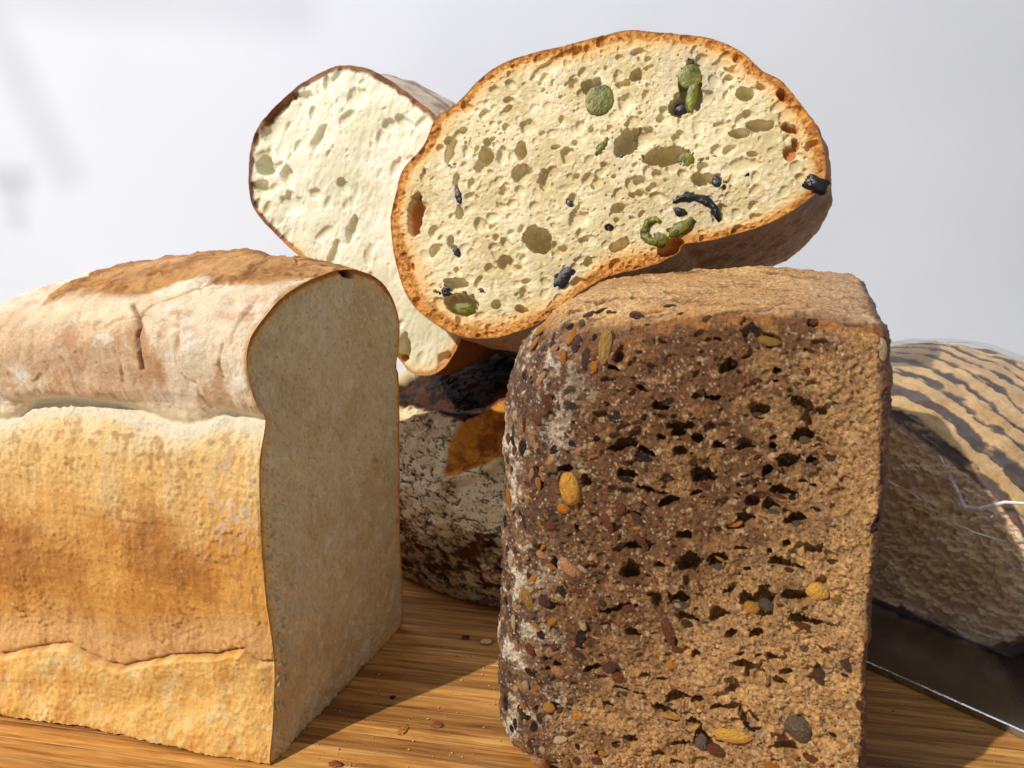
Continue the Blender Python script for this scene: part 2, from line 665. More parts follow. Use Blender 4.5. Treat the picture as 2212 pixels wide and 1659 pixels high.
disp = fbm(q, 0.45, 3, 2) * 0.10 * fade + fbm(q, (2.2, 0.9, 2), 4, 3) * 0.035
# split under the crown: overhang above, stretched pale dough below
open1 = 0.55 + 0.45 * sstep(2.4, 4.4, S) * sstep(10.5, 8.5, S)
disp += front * (-0.17 * np.exp(-(d1 / 0.09) ** 2) * open1 + 0.10 * np.exp(-((d1 - 0.42) / 0.32) ** 2) * fade
                 - 0.06 * open1 * np.exp(-((d1 + 0.22) / 0.22) ** 2) * fade)
disp += front * (-0.10 * np.exp(-(d2 / 0.06) ** 2) + 0.20 * sstep(0.0, -0.10, d2) * sstep(-1.3, -0.3, d2) * fade + 0.06 * np.exp(-((d2 - 0.25) / 0.3) ** 2) * fade)
# streaky stretch marks on the tin side and fine blisters
stre = fbm(q, (3.2, 0.55, 3.0), 4, 21, 0.6)
disp += front * 0.035 * (stre * sstep(-0.2, 0.2, d2) + sstep(0.2, -0.2, d2) * fbm(q, (3, 1.7, 3), 4, 22, 0.6)) * sstep(-0.2, -1.0, d1)
bl, _ = worley(q, (7, 5, 7), 5)
disp += 0.035 * sstep(0.6, 0.1, bl) * sstep(0.1, -0.6, d1) * (0.6 + 0.8 * fbm(q, 0.8, 3, 6))
bl2, bv2 = worley(q, (14, 9, 14), 15)
disp += 0.022 * sstep(0.55, 0.1, bl2) * bv2
# wrinkles and cracks on the crown
crown = sstep(0.0, 0.4, d1)
wr = 1 - np.abs(fbm(q, (0.55, 0.30, 0.5), 4, 31))
disp += crown * (-0.05 * sstep(0.90, 0.985, wr)) + crown * fbm(q, 3.0, 4, 33) * 0.03
ck = []
for pts, dep, wd in (([(283, 655), (296, 680), (300, 705), (290, 725), (297, 760), (303, 800)], 0.13, 0.045),
                     ([(470, 594), (440, 614), (395, 632), (360, 640), (325, 655), (300, 680)], 0.06, 0.05),
                     ([(130, 770), (150, 800), (170, 840)], 0.04, 0.04), ([(478, 745), (470, 790), (480, 820)], 0.05, 0.03),
                     ([(240, 755), (255, 790), (262, 830)], 0.04, 0.035), ([(560, 640), (520, 690), (500, 740)], 0.04, 0.04)):
    dm = np.full(S.shape, 9.0)
    sz = [side_sz(*p_) for p_ in pts]
    for (sa, za), (sb, zb) in zip(sz[:-1], sz[1:]):
        t = np.clip(((S - sa) * (sb - sa) + (Z - za) * (zb - za)) / ((sb - sa) ** 2 + (zb - za) ** 2), 0, 1)
        dm = np.minimum(dm, np.hypot(S - sa - t * (sb - sa), Z - za - t * (zb - za)) + 0.05 * wob1)
    g = np.exp(-(np.clip(dm, 0, 9) / wd) ** 2) * facing
    disp -= dep * g
    ck.append(g * dep / 0.13)
ck = np.clip(sum(ck), 0, 1)
top_b = sstep(-0.22, 0.22, Z - topline(S) - fbm(q, 0.9, 4, 44) * 0.35)
dtop = fbm(q, (2.2, 2.2, 1.4), 5, 47, 0.6)
disp += top_b * 0.05 * dtop + top_b * -0.07 * sstep(0.86, 0.97, 1 - np.abs(fbm(q, (0.8, 1, 0.8), 4, 48)))
Pd = P + nn * (disp * sstep(0, 0.05, S) + 0.0)[..., None]
Pd[..., 2] = np.maximum(Pd[..., 2], 0.02 + 0.10 * sstep(0.3, 0.9, (nn @ side_n)) * (0.5 + 0.5 * fbm(q, 0.8, 2, 61)))
# baked colours
n1, n2, n3 = fbm(q, 0.5, 4, 70), fbm(q, (2.5, 1.2, 2.5), 4, 71), fbm(q, 6, 3, 72)
t = (Z - c2) / (c1 - c2)
gold_lo = mix(lin((250, 200, 116)), lin((252, 218, 152)), sstep(-0.2, 0.8, fbm(q, (2.5, 2, 2.5), 4, 76) + 0.5 * n3))
mid = mix(lin((234, 174, 88)), lin((214, 146, 58)), sstep(-0.5, 0.6, n1))
mid = mix(mid, lin((190, 128, 58)), 0.75 * sstep(0.0, 0.9, n1 * 0.7 + 0.9 * np.exp(-((S - 6.8) / 2.2) ** 2 - ((t - 0.42) / 0.16) ** 2)))
mid = mix(mid, lin((234, 186, 126)), sstep(0.26, 0.08, t) * 0.8)
mid = mix(mid, lin((246, 204, 132)), sstep(0.45, 0.8, t + 0.06 * stre + 0.10 * fbm(q, 1.1, 4, 74)))
mid = mix(mid, lin((250, 232, 190)), sstep(0.82, 0.97, t + 0.04 * n2))
mid = mix(mid, lin((250, 226, 180)), 0.35 * sstep(0.25, 0.9, stre) * sstep(0.3, 0.7, t))
mid = mix(mid, lin((246, 206, 140)), 0.55 * sstep(0.35, 0.1, bl) * sstep(-0.2, 0.5, n2))
mid = mix(mid, lin((176, 112, 48)), 0.5 * sstep(0.3, 0.8, n3 + 0.5 * n1))
mid = mix(mid, lin((250, 240, 222)), 0.5 * sstep(0.1, 0.5, n3 + n2 * 0.6) * np.exp(-((S - 1.0) / 1.0) ** 2 - ((t - 0.68) / 0.2) ** 2))
gold_lo = mix(gold_lo, lin((255, 236, 190)), 0.6 * sstep(0.3, 0.08, bl2) * sstep(-0.3, 0.5, n2))
gold_lo = mix(gold_lo, lin((226, 160, 74)), 0.6 * sstep(0.2, 0.7, fbm(q, (3, 1.2, 3), 4, 73)))
col = mix(mid, gold_lo, sstep(0.02, -0.03, d2))
col = mix(col, lin((222, 158, 72)), sstep(0.9, 0.1, Z) * 0.7)
col = mix(col, lin((150, 96, 58)), (0.45 + 0.45 * fbm(q, 1.2, 3, 77)) * np.exp(-((d2 - 0.01) / 0.05) ** 2))
col = mix(col, lin((246, 236, 212)), np.exp(-((d1 + 0.12) / 0.24) ** 4))
cr = mix(lin((232, 198, 162)), lin((246, 226, 198)), sstep(-0.3, 0.5, n1 + 0.6 * n2))
cr = mix(cr, lin((204, 150, 104)), 0.75 * sstep(0.05, 0.6, fbm(q, (1.6, 0.8, 1.6), 5, 75, 0.6)))
cr = mix(cr, lin((252, 244, 230)), 0.85 * sstep(0.08, 0.5, fbm(q, (1.2, 1.0, 1.2), 5, 78, 0.6)))
cr = mix(cr, lin((248, 228, 192)), np.exp(-((Z - topline(S) + 0.55) / 0.5) ** 2) * 0.8)
cr = mix(cr, lin((246, 226, 190)), sstep(0.6, 0.0, d1))
brown = mix(lin((206, 152, 84)), lin((168, 112, 52)), sstep(-0.3, 0.5, dtop))
brown = mix(brown, lin((222, 172, 120)), 0.7 * sstep(0.3, 0.8, fbm(q, 1.4, 4, 79)))
cr = mix(cr, brown, top_b)
cr = mix(cr, lin((138, 84, 40)), ck * 0.8)
col = mix(col, cr, sstep(-0.01, 0.05, d1))
col = mix(col, lin((206, 144, 66)), (1 - front) * (1 - top_b) * sstep(0.2, -0.2, nn @ side_n) * 0.8)
col = mix(col, lin((214, 156, 80)), sstep(0.16, 0.0, S) * 0.75 * sstep(-0.2, 0.3, Z - c1 + 0.0))
part("crust", Pd.reshape(-1, 3), quads(len(s), N, True), col.reshape(-1, 3), M_PALE, white_loaf, base)
# cut face
G = 440
U, V, rim, phi = WF.grid(G)
q = np.stack([U, V, 0 * U], -1)
D = (fbm(q, 0.6, 3, 5) * 0.05 + fbm(q, (3.0, 2.2, 1), 5, 7, 0.7) * 0.075) * sstep(0, 0.3, rim)
w1, wv = worley(q + 0.08 * fbm(q, 3, 3, 8)[..., None], (4.5, 3.2, 1), 12)
D -= 0.06 * sstep(0.5, 0.1, w1) * (wv > -0.1) * sstep(0.05, 0.3, rim)
w2, wv2 = worley(q, (10, 8, 1), 13)
D -= 0.055 * sstep(0.5, 0.1, w2) * sstep(0.02, 0.1, rim)
Df = D.ravel().copy()
B = Bins(U, V)
nA, nB = fbm(q, 4, 3, 80).ravel(), fbm(q, 4, 3, 81).ravel()
hm = np.zeros(Df.size)
for (x, y, a_, b_, an, dep) in ((742, 585, 20, 13, -30, 0.6), (756, 592, 14, 10, -20, 0.5), (695, 740, 26, 16, 60, .1), (640, 775, 24, 14, 40, .08),
                                (725, 1020, 16, 26, 80, .09), (700, 860, 30, 18, 30, .07), (790, 1040, 12, 8, 0, .1)):
    u, v = WF.uv(x, y)
    k = 0.0117
    carve(B, Df, nA, nB, u, v, a_ * k * 1.6, b_ * k, math.radians(an), dep, 0.4, 2, hm if dep > .3 else None)
for _ in range(260):
    u, v = rng.uniform(-4, 4), rng.uniform(-7, 7)
    r_ = 0.06 + 0.14 * rng.random() ** 3
    carve(B, Df, nA, nB, u, v, r_, r_ * rng.uniform(.5, .9), rng.uniform(0, 3), r_ * 0.55, 0.5)
D = Df.reshape(D.shape) * sstep(0.0, 0.05, rim) 
c = mix(lin((240, 226, 192)), lin((230, 212, 172)), sstep(-0.4, 0.5, fbm(q, 0.9, 4, 15)))
c = mix(c, lin((252, 244, 222)), 0.5 * sstep(0.2, 0.8, fbm(q, (3.5, 2.6, 1), 4, 16)))
c = mix(c, lin((206, 184, 142)), 0.2 * sstep(0.3, 0.8, fbm(q, (7, 5, 1), 4, 17)))
c = mix(c, lin((242, 204, 128)), sstep(0.42, 0.1, rim + 0.05 * nA.reshape(G, G)) * 0.7)
c = mix(c, lin((206, 148, 78)), sstep(0.13, 0.03, rim + 0.04 * nA.reshape(G, G)))
c = mix(c, lin((176, 104, 50)), sstep(0.20, 0.08, rim) * sstep(4.3, 4.9, V) * 0.8)
c = mix(c, lin((140, 78, 34)), hm.reshape(G, G))
part("crumb", WF.pos(U, V, D).reshape(-1, 3), quads(G, G, flip=False), c.reshape(-1, 3), M_SOFT, white_loaf, base)

# ================================================================== OLIVE LOAF (top right)
O, ok = tile(950, 50, 1200 / 2212)
OAX = nrm([0.40, 0.86, -0.34])
ol_px = [O(*p_) for p_ in [(78, 930), (92, 1090), (150, 1285), (250, 1400), (390, 1478), (540, 1492), (640, 1470), (760, 1425), (870, 1350), (960, 1278), (1080, 1208), (1220, 1172),
         (1330, 1140), (1375, 1118), (1425, 1090), (1448, 1052), (1540, 1040), (1700, 1000), (1850, 952), (1960, 892), (2025, 845), (2085, 790), (2112, 720), (2100, 600), (2060, 490), (1990, 385),
         (1905, 285), (1805, 232), (1740, 165), (1650, 115), (1550, 82), (1420, 68), (1330, 60), (1200, 48), (1080, 72), (900, 119), (740, 157), (600, 205), (490, 282), (390, 390), (290, 462), (230, 590), (150, 680), (120, 740), (95, 850)]]
OF = Face((1316, 400), 26.0, -nrm([0.20, 0.90, -0.26]), ol_px, rough=0.015, seed=3)
ol_base = OF.c + OAX * 5
olive_loaf = thing("olive_loaf", "cut olive bread, cream holey crumb and golden crust, leaning on top of the pile", "bread", ol_base)
G = 560
U, V, rim, phi = OF.grid(G)
q = np.stack([U, V, 0 * U], -1)
D = (fbm(q, 0.5, 3, 105) * 0.04 + fbm(q, 5, 4, 107, 0.6) * 0.010) * sstep(0, 0.3, rim)
w1, wv = worley(q + 0.05 * fbm(q, 4, 3, 108)[..., None], (4.2, 4.2, 1), 112)
D -= 0.015 * np.clip(1 - (w1 / (0.40 + 0.12 * wv)) ** 2, 0, 1) ** 0.5 * sstep(0.1, 0.4, rim)
w2, wv2 = worley(q, (8.5, 8.5, 1), 113)
D -= 0.016 * np.clip(1 - (w2 / (0.36 + 0.16 * wv2)) ** 2, 0, 1) ** 0.5 * sstep(0.05, 0.2, rim)
Df = D.ravel().copy()
B = Bins(U, V)
nA, nB = fbm(q, 5, 4, 180, 0.6).ravel(), fbm(q, 5, 4, 181, 0.6).ravel()
hm = np.zeros(Df.size)
OK_CM = ok / F * 26.5     # tile pixels to centimetres on the face
for _ in range(3000):
    u, v = rng.uniform(-7.4, 7.4), rng.uniform(-5.5, 5.5)
    r_ = 0.035 + 0.17 * rng.random() ** 5.0
    carve(B, Df, nA, nB, u, v, r_ * rng.uniform(1, 1.35), r_ * rng.uniform(.75, 1), rng.uniform(0, 3), r_ * (0.35 + 0.9 * rng.random() ** 1.8), 0.3, 2.6)
deep = [(1185, 575, 150, 100, -55, 1), (1370, 640, 205, 80, -8, 1), (1545, 745, 120, 62, 8, .9), (1440, 400, 115, 90, -30, 1), (1735, 345, 80, 65, 10, 1), (1810, 495, 122, 54, 0, .9), (1715, 530, 92, 48, 0, .9),
        (1945, 510, 74, 42, 22, 1.2), (1972, 585, 60, 34, 70, 1), (1910, 355, 68, 40, 48, 1.1), (1810, 315, 46, 28, 30, 1), (1670, 240, 68, 28, 30, 1), (1660, 270, 42, 22, 10, 1), (1230, 150, 72, 34, -5, .7), (1280, 180, 36, 26, 0, 1),
        (1285, 220, 46, 30, -30, .8), (1225, 260, 62, 52, -20, 1), (1165, 298, 68, 48, -12, .8), (1020, 310, 90, 70, -45, 1), (720, 505, 76, 70, 0, .35), (690, 615, 84, 60, 80, .9), (525, 640, 86, 66, 70, .9), (500, 690, 70, 60, 60, .5),
        (690, 725, 92, 84, 0, .5), (800, 750, 110, 58, 85, .6), (905, 640, 84, 58, 80, .45), (625, 415, 44, 30, -30, .8), (850, 595, 44, 22, -10, .9), (358, 610, 130, 46, 105, 1), (385, 750, 66, 32, 95, .8), (400, 905, 62, 38, 88, 1),
        (192, 918, 206, 76, 92, 1), (357, 1040, 66, 34, 80, .9), (765, 1030, 140, 115, 40, 1.1), (615, 1140, 84, 72, 30, .7), (1150, 1055, 104, 54, -32, .8), (1140, 880, 64, 44, -25, .9), (380, 1240, 115, 70, 0, .7), (405, 1330, 165, 112, 10, 1.1),
        (572, 1335, 46, 42, 0, 1), (690, 1357, 66, 36, 20, 1.1), (715, 1310, 50, 34, 10, .9), (710, 1225, 42, 28, 0, .8), (1000, 1135, 42, 46, 0, .8), (980, 1030, 46, 38, 0, .8), (840, 205, 280, 56, -32, .25), (1235, 820, 72, 40, 0, .6),
        (1100, 970, 40, 36, 0, 1), (1945, 625, 72, 60, 60, .5), (1720, 680, 165, 60, -10, .25), (1430, 560, 74, 46, 20, .4), (1240, 755, 52, 46, 0, .7), (1035, 765, 64, 40, 85, .5), (915, 855, 40, 30, 60, 1), (495, 960, 72, 58, 70, .35),
        (1385, 1065, 120, 80, -20, 1), (1480, 300, 100, 200, 5, .6), (1515, 370, 40, 110, 0, 1), (1265, 560, 120, 90, -35, .3), (180, 1155, 42, 22, 75, 1), (235, 710, 34, 16, 80, .8), (940, 575, 30, 26, 0, .8), (1015, 515, 30, 28, 0, .8),
        (1745, 440, 36, 34, 0, .8), (1770, 630, 50, 26, 10, .9), (1620, 490, 60, 26, -10, .5), (1330, 830, 80, 50, 25, .3), (960, 930, 90, 70, 0, .3), (600, 640, 50, 90, 0, .35), (1180, 390, 70, 90, 10, .3), (520, 440, 60, 40, -20, .4), (420, 520, 40, 36, 0, .6)]
for (x, y, a_, b_, an, dep) in deep:
    u, v = OF.uv(*O(x, y))
    a_, b_ = a_ / 2 * OK_CM, b_ / 2 * OK_CM
    browny = x < 240 or x > 1895
    carve(B, Df, nA, nB, u, v, a_, b_, math.radians(-an), min(a_, b_) * 2.2 * dep, 0.30, 4, hm if browny else None)
D = Df.reshape(G, G)
nAg = nA.reshape(G, G)
wid = 0.31 + 0.12 * fbm(np.stack([np.cos(phi) * 2, np.sin(phi) * 2, 0 * phi], -1), 1.3, 3, 133) + 0.13 * sstep(-1.0, -2.6, V)
ring = sstep(wid * 1.25, wid * 0.75, rim + 0.05 * nAg)
grain = fbm(q, 9, 3, 134)
D = D * sstep(0.0, 0.1, rim) + ring * 0.03 * grain
c = mix(lin((230, 218, 182)), lin((210, 194, 150)), sstep(-0.4, 0.6, fbm(q, 0.7, 4, 115)))
c = mix(c, lin((244, 234, 206)), 0.7 * sstep(0.25, 0.7, fbm(q, 6, 3, 117)))
c = mix(c, lin((234, 190, 122)), sstep(wid * 2.6, wid * 1.1, rim + 0.06 * nAg) * 0.75)
cring = mix(lin((226, 164, 84)), lin((186, 118, 50)), sstep(-0.2, 0.5, grain + 0.5 * fbm(q, 3, 3, 136)))
cring = mix(cring, lin((160, 94, 42)), sstep(0.09, 0.02, rim) * 0.5)
c = mix(c, cring, ring)
c = mix(c, lin((188, 112, 44)), hm.reshape(G, G) * 0.85)
# bluish-grey stain round the black olives
for (x, y, r_) in ((1500, 880, 120), (1470, 200, 110), (885, 1205, 75), (390, 830, 50), (1540, 330, 60), (375, 1085, 45), (2050, 780, 60), (1180, 600, 70)):
    u, v = OF.uv(*O(x, y))
    rr = np.hypot(U - u, V - v) / (r_ * OK_CM)
    c = mix(c, lin((196, 186, 168)), 0.75 * np.exp(-rr ** 2) * (1 - ring) * sstep(-0.5, 0.3, fbm(q, 3, 3, 190)))
FQ = quads(G, G)
fr = (rim - wid).ravel()[FQ].mean(1)
Pf = OF.pos(U, V, D).reshape(-1, 3)
part("crumb", Pf, FQ[fr >= 0], c.reshape(-1, 3), M_CRUMB, olive_loaf, ol_base)
# body crust + the baked ring round the cut
N, Mx = 520, 150
phis = ring_phis(N, focus=math.radians(-60), width=1.4, gain=2)
R0 = OF.R(phis)
s = np.concatenate([np.linspace(0, 6, 120), np.linspace(6.1, 11.5, 30)])
S = s[:, None] + 0 * phis[None]
sc = np.sqrt(np.clip(1 - ((S - 1.5) / 10.05) ** 2, 0.0005, 1)) / math.sqrt(1 - (1.5 / 10.05) ** 2)
U2, V2 = (R0 * np.cos(phis))[None] * sc, (R0 * np.sin(phis))[None] * sc
P = OF.pos(U2, V2, 0 * S) + S[..., None] * OAX
nn = grid_normals(P, True)
if ((P - P.mean(1, keepdims=True)) * nn).sum() < 0:
    nn = -nn
q2 = P * 1.0
disp = (fbm(q2, 0.5, 3, 140) * 0.12 + fbm(q2, 2.5, 4, 141) * 0.05 + fbm(q2, 8, 3, 142) * 0.02) * sstep(0, 0.8, S)
Pb = P + nn * disp[..., None]
under = sstep(0.3, -0.5, nn[..., 2])
cb = mix(lin((206, 134, 66)), lin((182, 142, 116)), under)
cb = mix(cb, lin((186, 148, 116)), 0.55 * sstep(0.0, 0.6, fbm(q2, 1.2, 4, 144)) * under)
cb = mix(cb, lin((124, 80, 56)), 0.5 * sstep(0.1, 0.7, fbm(q2, 2.2, 4, 145)))
u, v = OF.uv(*O(2070, 860))
cb = mix(cb, lin((120, 112, 100)), 0.8 * np.exp(-(np.hypot(U2 - u, V2 - v) / 0.5) ** 2 - (S / 2.0) ** 2))
Fb = quads(len(s), N, True, flip=True) + len(Pf)
part("crust", np.concatenate([Pf, Pb.reshape(-1, 3)]), np.concatenate([FQ[fr < 0], Fb]),
     np.concatenate([c.reshape(-1, 3), cb.reshape(-1, 3)]), M_CRUST, olive_loaf, ol_base)


def olive_mat(name, a, b_, rough):
    m, nt, b = new_mat(name)
    vec = obj_coords(nt)
    nt.links.new(ramp(nt, noise(nt, vec, 3.5, 4), [(0.35, tuple(lin(a))), (0.65, tuple(lin(b_)))]), b.inputs['Base Color'])
    bp = nt.nodes.new('ShaderNodeBump'); bp.inputs['Distance'].default_value = 0.03 * CM
    nt.links.new(noise(nt, vec, 10, 4), bp.inputs['Height'])
    nt.links.new(bp.outputs[0], b.inputs['Normal'])
    b.inputs['Roughness'].default_value = rough
    return m


M_OG = olive_mat("green_olive", (70, 74, 16), (132, 130, 40), 0.3)
M_OB = olive_mat("black_olive", (14, 14, 20), (40, 40, 48), 0.25)


def blob(u, v, a, b_, ang, h, seed, hole=0.0, arc=None, dz=0.0):
    """low lump of olive flesh lying in the cut face; arc = (radius, a0, a1) bends it"""
    nu, nv = 22, 36
    if arc:
        ts = np.linspace(arc[1], arc[2], nv)
        th = np.linspace(0, 2 * np.pi, 12, endpoint=False)
        TT, HH = np.meshgrid(ts, th, indexing='ij')
        wd = b_ * np.sqrt(np.clip(1 - (2 * (TT - ts[0]) / (ts[-1] - ts[0]) - 1) ** 4, 0.02, 1)) * (1 + .5 * fbm(np.stack([TT * 3, HH, 0 * TT], -1), 1, 2, seed))
        rr = arc[0] + wd * np.cos(HH)
        uu, vv = u + rr * np.cos(TT), v + rr * np.sin(TT)
        Pq = OF.pos(uu, vv, dz + h * np.sin(HH) * np.clip(wd / b_, 0.1, 1))
        return Pq.reshape(-1, 3), quads(nv, 12, True)
    th = np.linspace(0, np.pi, nu)
    ph = np.linspace(0, 2 * np.pi, nv, endpoint=False)
    T, Pp = np.meshgrid(th, ph, indexing='ij')
    x, y, z = np.sin(T) * np.cos(Pp), np.sin(T) * np.sin(Pp), np.cos(T)
    k = 1 + (0.34 if hole < 0.55 else 0.07) * fbm(np.stack([x, y, z], -1), 1.6, 3, seed)
    zz = np.sign(z) * np.abs(z) ** (1.0 if h > 0.13 else 0.6 if hole < 0.55 else 0.3)
    ca, sa = math.cos(ang), math.sin(ang)
    uu, vv = a * x * k, b_ * y * k
    return OF.pos(u + uu * ca - vv * sa, v + uu * sa + vv * ca, dz + h * zz).reshape(-1, 3), quads(nu, nv, True)


olives = [('g', 1055, 378, 134, 146, 0, .07, .6, -.03), ('g', 1480, 268, 104, 108, 0, .10, .6, -.05), ('g', 1490, 360, 150, 46, 95, .12, 0, -.05), ('g', 1068, 590, 110, 34, -58, .1, 0, -.05),
          ('g', 1462, 655, 78, 66, 0, .12, .8, -.1), ('g', 1545, 650, 90, 26, -15, .08, 0, -.08), ('g', 1440, 975, 130, 62, -35, .14, .5, 0), ('g', 1340, 1030, 70, 60, 20, .12, 0, 0), ('g', 410, 1345, 110, 44, 0, .08, 0, -.35),
          ('b', 362, 680, 46, 22, -15, .06, 0, 0), ('b', 392, 818, 88, 34, 75, .07, 0, 0), ('b', 380, 1082, 62, 38, 65, .08, 0, -.02), ('b', 320, 1270, 72, 54, 10, .09, 0, -.02), ('b', 505, 1268, 36, 24, 20, .06, 0, 0),
          ('b', 885, 1208, 116, 58, -52, .11, 0, 0), ('b', 1617, 760, 78, 50, 5, .1, 0, -.02), ('b', 1745, 726, 32, 30, 0, .06, 0, 0), ('b', 1432, 900, 62, 36, 20, .1, 0, 0), ('b', 2068, 772, 112, 66, 24, .26, 0, .02),
          ('b', 1440, 405, 60, 50, 20, .1, 0, -.25), ('b', 1420, 165, 22, 14, 0, .04, 0, 0), ('b', 1468, 178, 46, 16, 5, .04, 0, 0), ('b', 912, 862, 28, 32, 0, .06, 0, 0), ('b', 1100, 968, 30, 36, 0, .06, 0, -.05), ('b', 1160, 635, 30, 20, 0, .06, 0, -.1)]
for i, (kd, x, y, a_, b_, an, h, hole, dz) in enumerate(olives):
    u, v = OF.uv(*O(x, y))
    if kd == 'b':
        h, dz = h * 0.75, dz - 0.035 * (x < 2000)
    Pq, Fq = blob(u, v, a_ / 2 * OK_CM, b_ / 2 * OK_CM, math.radians(-an), h, 300 + i, hole, dz=dz)
    o = part("olive_piece", Pq, Fq, None, M_OG if kd == 'g' else M_OB, olive_loaf, ol_base)
    o["label"] = "green olive piece" if kd == 'g' else "black olive piece"
u, v = OF.uv(*O(1475, 965))
Pq, Fq = blob(u, v, 0, 0.13, 0, 0.12, 350, arc=(125 * OK_CM, math.radians(8), math.radians(128)))
part("olive_piece", Pq, Fq, None, M_OB, olive_loaf, ol_base)["label"] = "black olive ring"
u, v = OF.uv(*O(1318, 990))
Pq, Fq = blob(u, v, 0, 0.12, 0, 0.12, 351, arc=(48 * OK_CM, math.radians(60), math.radians(330)))
part("olive_piece", Pq, Fq, None, M_OG, olive_loaf, ol_base)["label"] = "green olive ring"
# black olive baked into the underside crust
k = np.argmin(np.hypot(to_px(Pb.reshape(-1, 3))[0] - 1110, to_px(Pb.reshape(-1, 3))[1] - 782) + 1e3 * (nn.reshape(-1, 3) @ FWD > 0))
pc, pn = Pb.reshape(-1, 3)[k], nn.reshape(-1, 3)[k]
th, ph = np.meshgrid(np.linspace(0, np.pi, 14), np.linspace(0, 2 * np.pi, 22, endpoint=False), indexing='ij')
x, y, z = np.sin(th) * np.cos(ph), np.sin(th) * np.sin(ph), np.cos(th)
tx = nrm(RIGHT - pn * (RIGHT @ pn)); ty = np.cross(pn, tx)
part("olive_piece", (pc + x[..., None] * tx * 0.75 + y[..., None] * ty * 0.3 + z[..., None] * pn * 0.12).reshape(-1, 3), quads(14, 22, True), None, M_OB, olive_loaf, ol_base)["label"] = "black olive in the underside crust"

# ================================================================== WHITE BATARD (behind)
BAX = nrm([0.45, 1.0, -0.07])
bt_px = [(549, 292), (566, 262), (590, 234), (614, 211), (640, 190), (665, 172), (692, 157), (735, 141), (790, 147), (840, 172), (890, 207), (940, 248), (978, 300), (1010, 400), (1030, 540), (1025, 650), (1000, 725), (980, 765), (955, 797), (920, 812), (885, 803), (862, 775),
         (780, 690), (700, 605), (625, 535), (590, 500), (562, 470), (545, 442), (537, 405), (537, 365), (541, 325)]
BF = Face((790, 440), 29.0, -nrm([0.26, 0.95, -0.14]), bt_px, rough=0.03, seed=5)
bt_base = BF.c + BAX * 6
batard = thing("white_batard", "cut white batard with pale open crumb and thin brown crust, behind the olive bread", "bread", bt_base)
G = 340
U, V, rim, phi = BF.grid(G)
q = np.stack([U, V, 0 * U], -1)
ta = math.radians(70)
qr = np.stack([U * math.cos(ta) + V * math.sin(ta), -U * math.sin(ta) + V * math.cos(ta), 0 * U], -1)
D = (fbm(q, 0.5, 3, 205) * 0.04 + fbm(qr, (1.6, 3.2, 1), 4, 207, 0.6) * 0.014) * sstep(0, 0.4, rim)
w1, wv = worley(qr, (1.6, 3.4, 1), 212)
D -= 0.022 * np.clip(1 - (w1 / (0.45 + 0.15 * wv)) ** 2, 0, 1) ** 0.5 * sstep(0.1, 0.5, rim)
w1, wv = worley(qr, (4, 7, 1), 213)
D -= 0.014 * np.clip(1 - (w1 / 0.45) ** 2, 0, 1) ** 0.5 * sstep(0.1, 0.3, rim)
Df = D.ravel().copy()
B = Bins(U, V)
nA, nB = fbm(q, 3, 3, 280).ravel(), fbm(q, 3, 3, 281).ravel()
kcm = 1 / F * 30
for (x, y, a_, b_, an, dep) in ((590, 275, 70, 44, 60, .3), (575, 360, 48, 44, 0, .6), (565, 402, 40, 34, 0, .4), (620, 380, 44, 30, -70, .35), (600, 235, 80, 40, 40, .25), (660, 210, 40, 28, 10, .2), (690, 300, 60, 24, 65, .2), (630, 440, 60, 40, -40, .25),
                                (770, 215, 40, 40, 0, .15), (875, 265, 44, 24, -30, .25), (840, 270, 30, 24, 0, .2), (740, 400, 40, 22, -50, .25), (760, 500, 60, 26, 75, .25), (680, 420, 30, 22, 0, .2), (871, 755, 26, 60, 0, .8), (960, 775, 34, 24, 30, .3), (720, 560, 70, 24, 80, .2), (810, 640, 60, 22, 70, .2)):
    u, v = BF.uv(x, y)
    carve(B, Df, nA, nB, u, v, a_ / 2 * kcm, b_ / 2 * kcm, math.radians(an), dep, 0.4, 2.5)
for _ in range(700):
    u, v = rng.uniform(-6, 6), rng.uniform(-7, 7)
    r_ = 0.05 + 0.2 * rng.random() ** 3.5
    carve(B, Df, nA, nB, u, v, r_ * 1.6, r_ * .8, ta + rng.normal() * .4, r_ * .55, 0.3)
D = Df.reshape(G, G) * sstep(0.0, 0.1, rim)
nAg = nA.reshape(G, G)
c = mix(lin((240, 240, 224)), lin((226, 224, 200)), sstep(-0.4, 0.6, fbm(q, 0.6, 4, 215)))
ang = np.degrees(phi) % 360
lowside = sstep(190, 215, ang) * sstep(330, 300, ang)
c = mix(c, lin((234, 200, 140)), sstep(0.8, 0.2, rim + 0.1 * nAg) * 0.6 * lowside)
ring = sstep(0.24, 0.12, rim + 0.07 * nAg)
cr = mix(lin((120, 76, 50)), lin((160, 112, 74)), sstep(-0.3, 0.4, fbm(q, 2, 3, 216)))
cr = mix(cr, lin((214, 154, 84)), lowside)
c = mix(c, cr, ring)
FQ = quads(G, G)
fr = (rim - 0.17).ravel()[FQ].mean(1)
Pf = BF.pos(U, V, D).reshape(-1, 3)
part("crumb", Pf, FQ[fr >= 0], c.reshape(-1, 3), M_WHITE, batard, bt_base)
N = 300
phis = ring_phis(N)
R0 = BF.R(phis)
s = np.linspace(0, 13, 110)
S = s[:, None] + 0 * phis[None]
sc = np.sqrt(np.clip(1 - ((S - 2.0) / 11.1) ** 2, 0.0005, 1)) / math.sqrt(1 - (2 / 11.1) ** 2)
U2, V2 = (R0 * np.cos(phis))[None] * sc, (R0 * np.sin(phis))[None] * sc
P = BF.pos(U2, V2, 0 * S) + S[..., None] * BAX
nn = grid_normals(P, True)
if ((P - P.mean(1, keepdims=True)) * nn).sum() < 0:
    nn = -nn
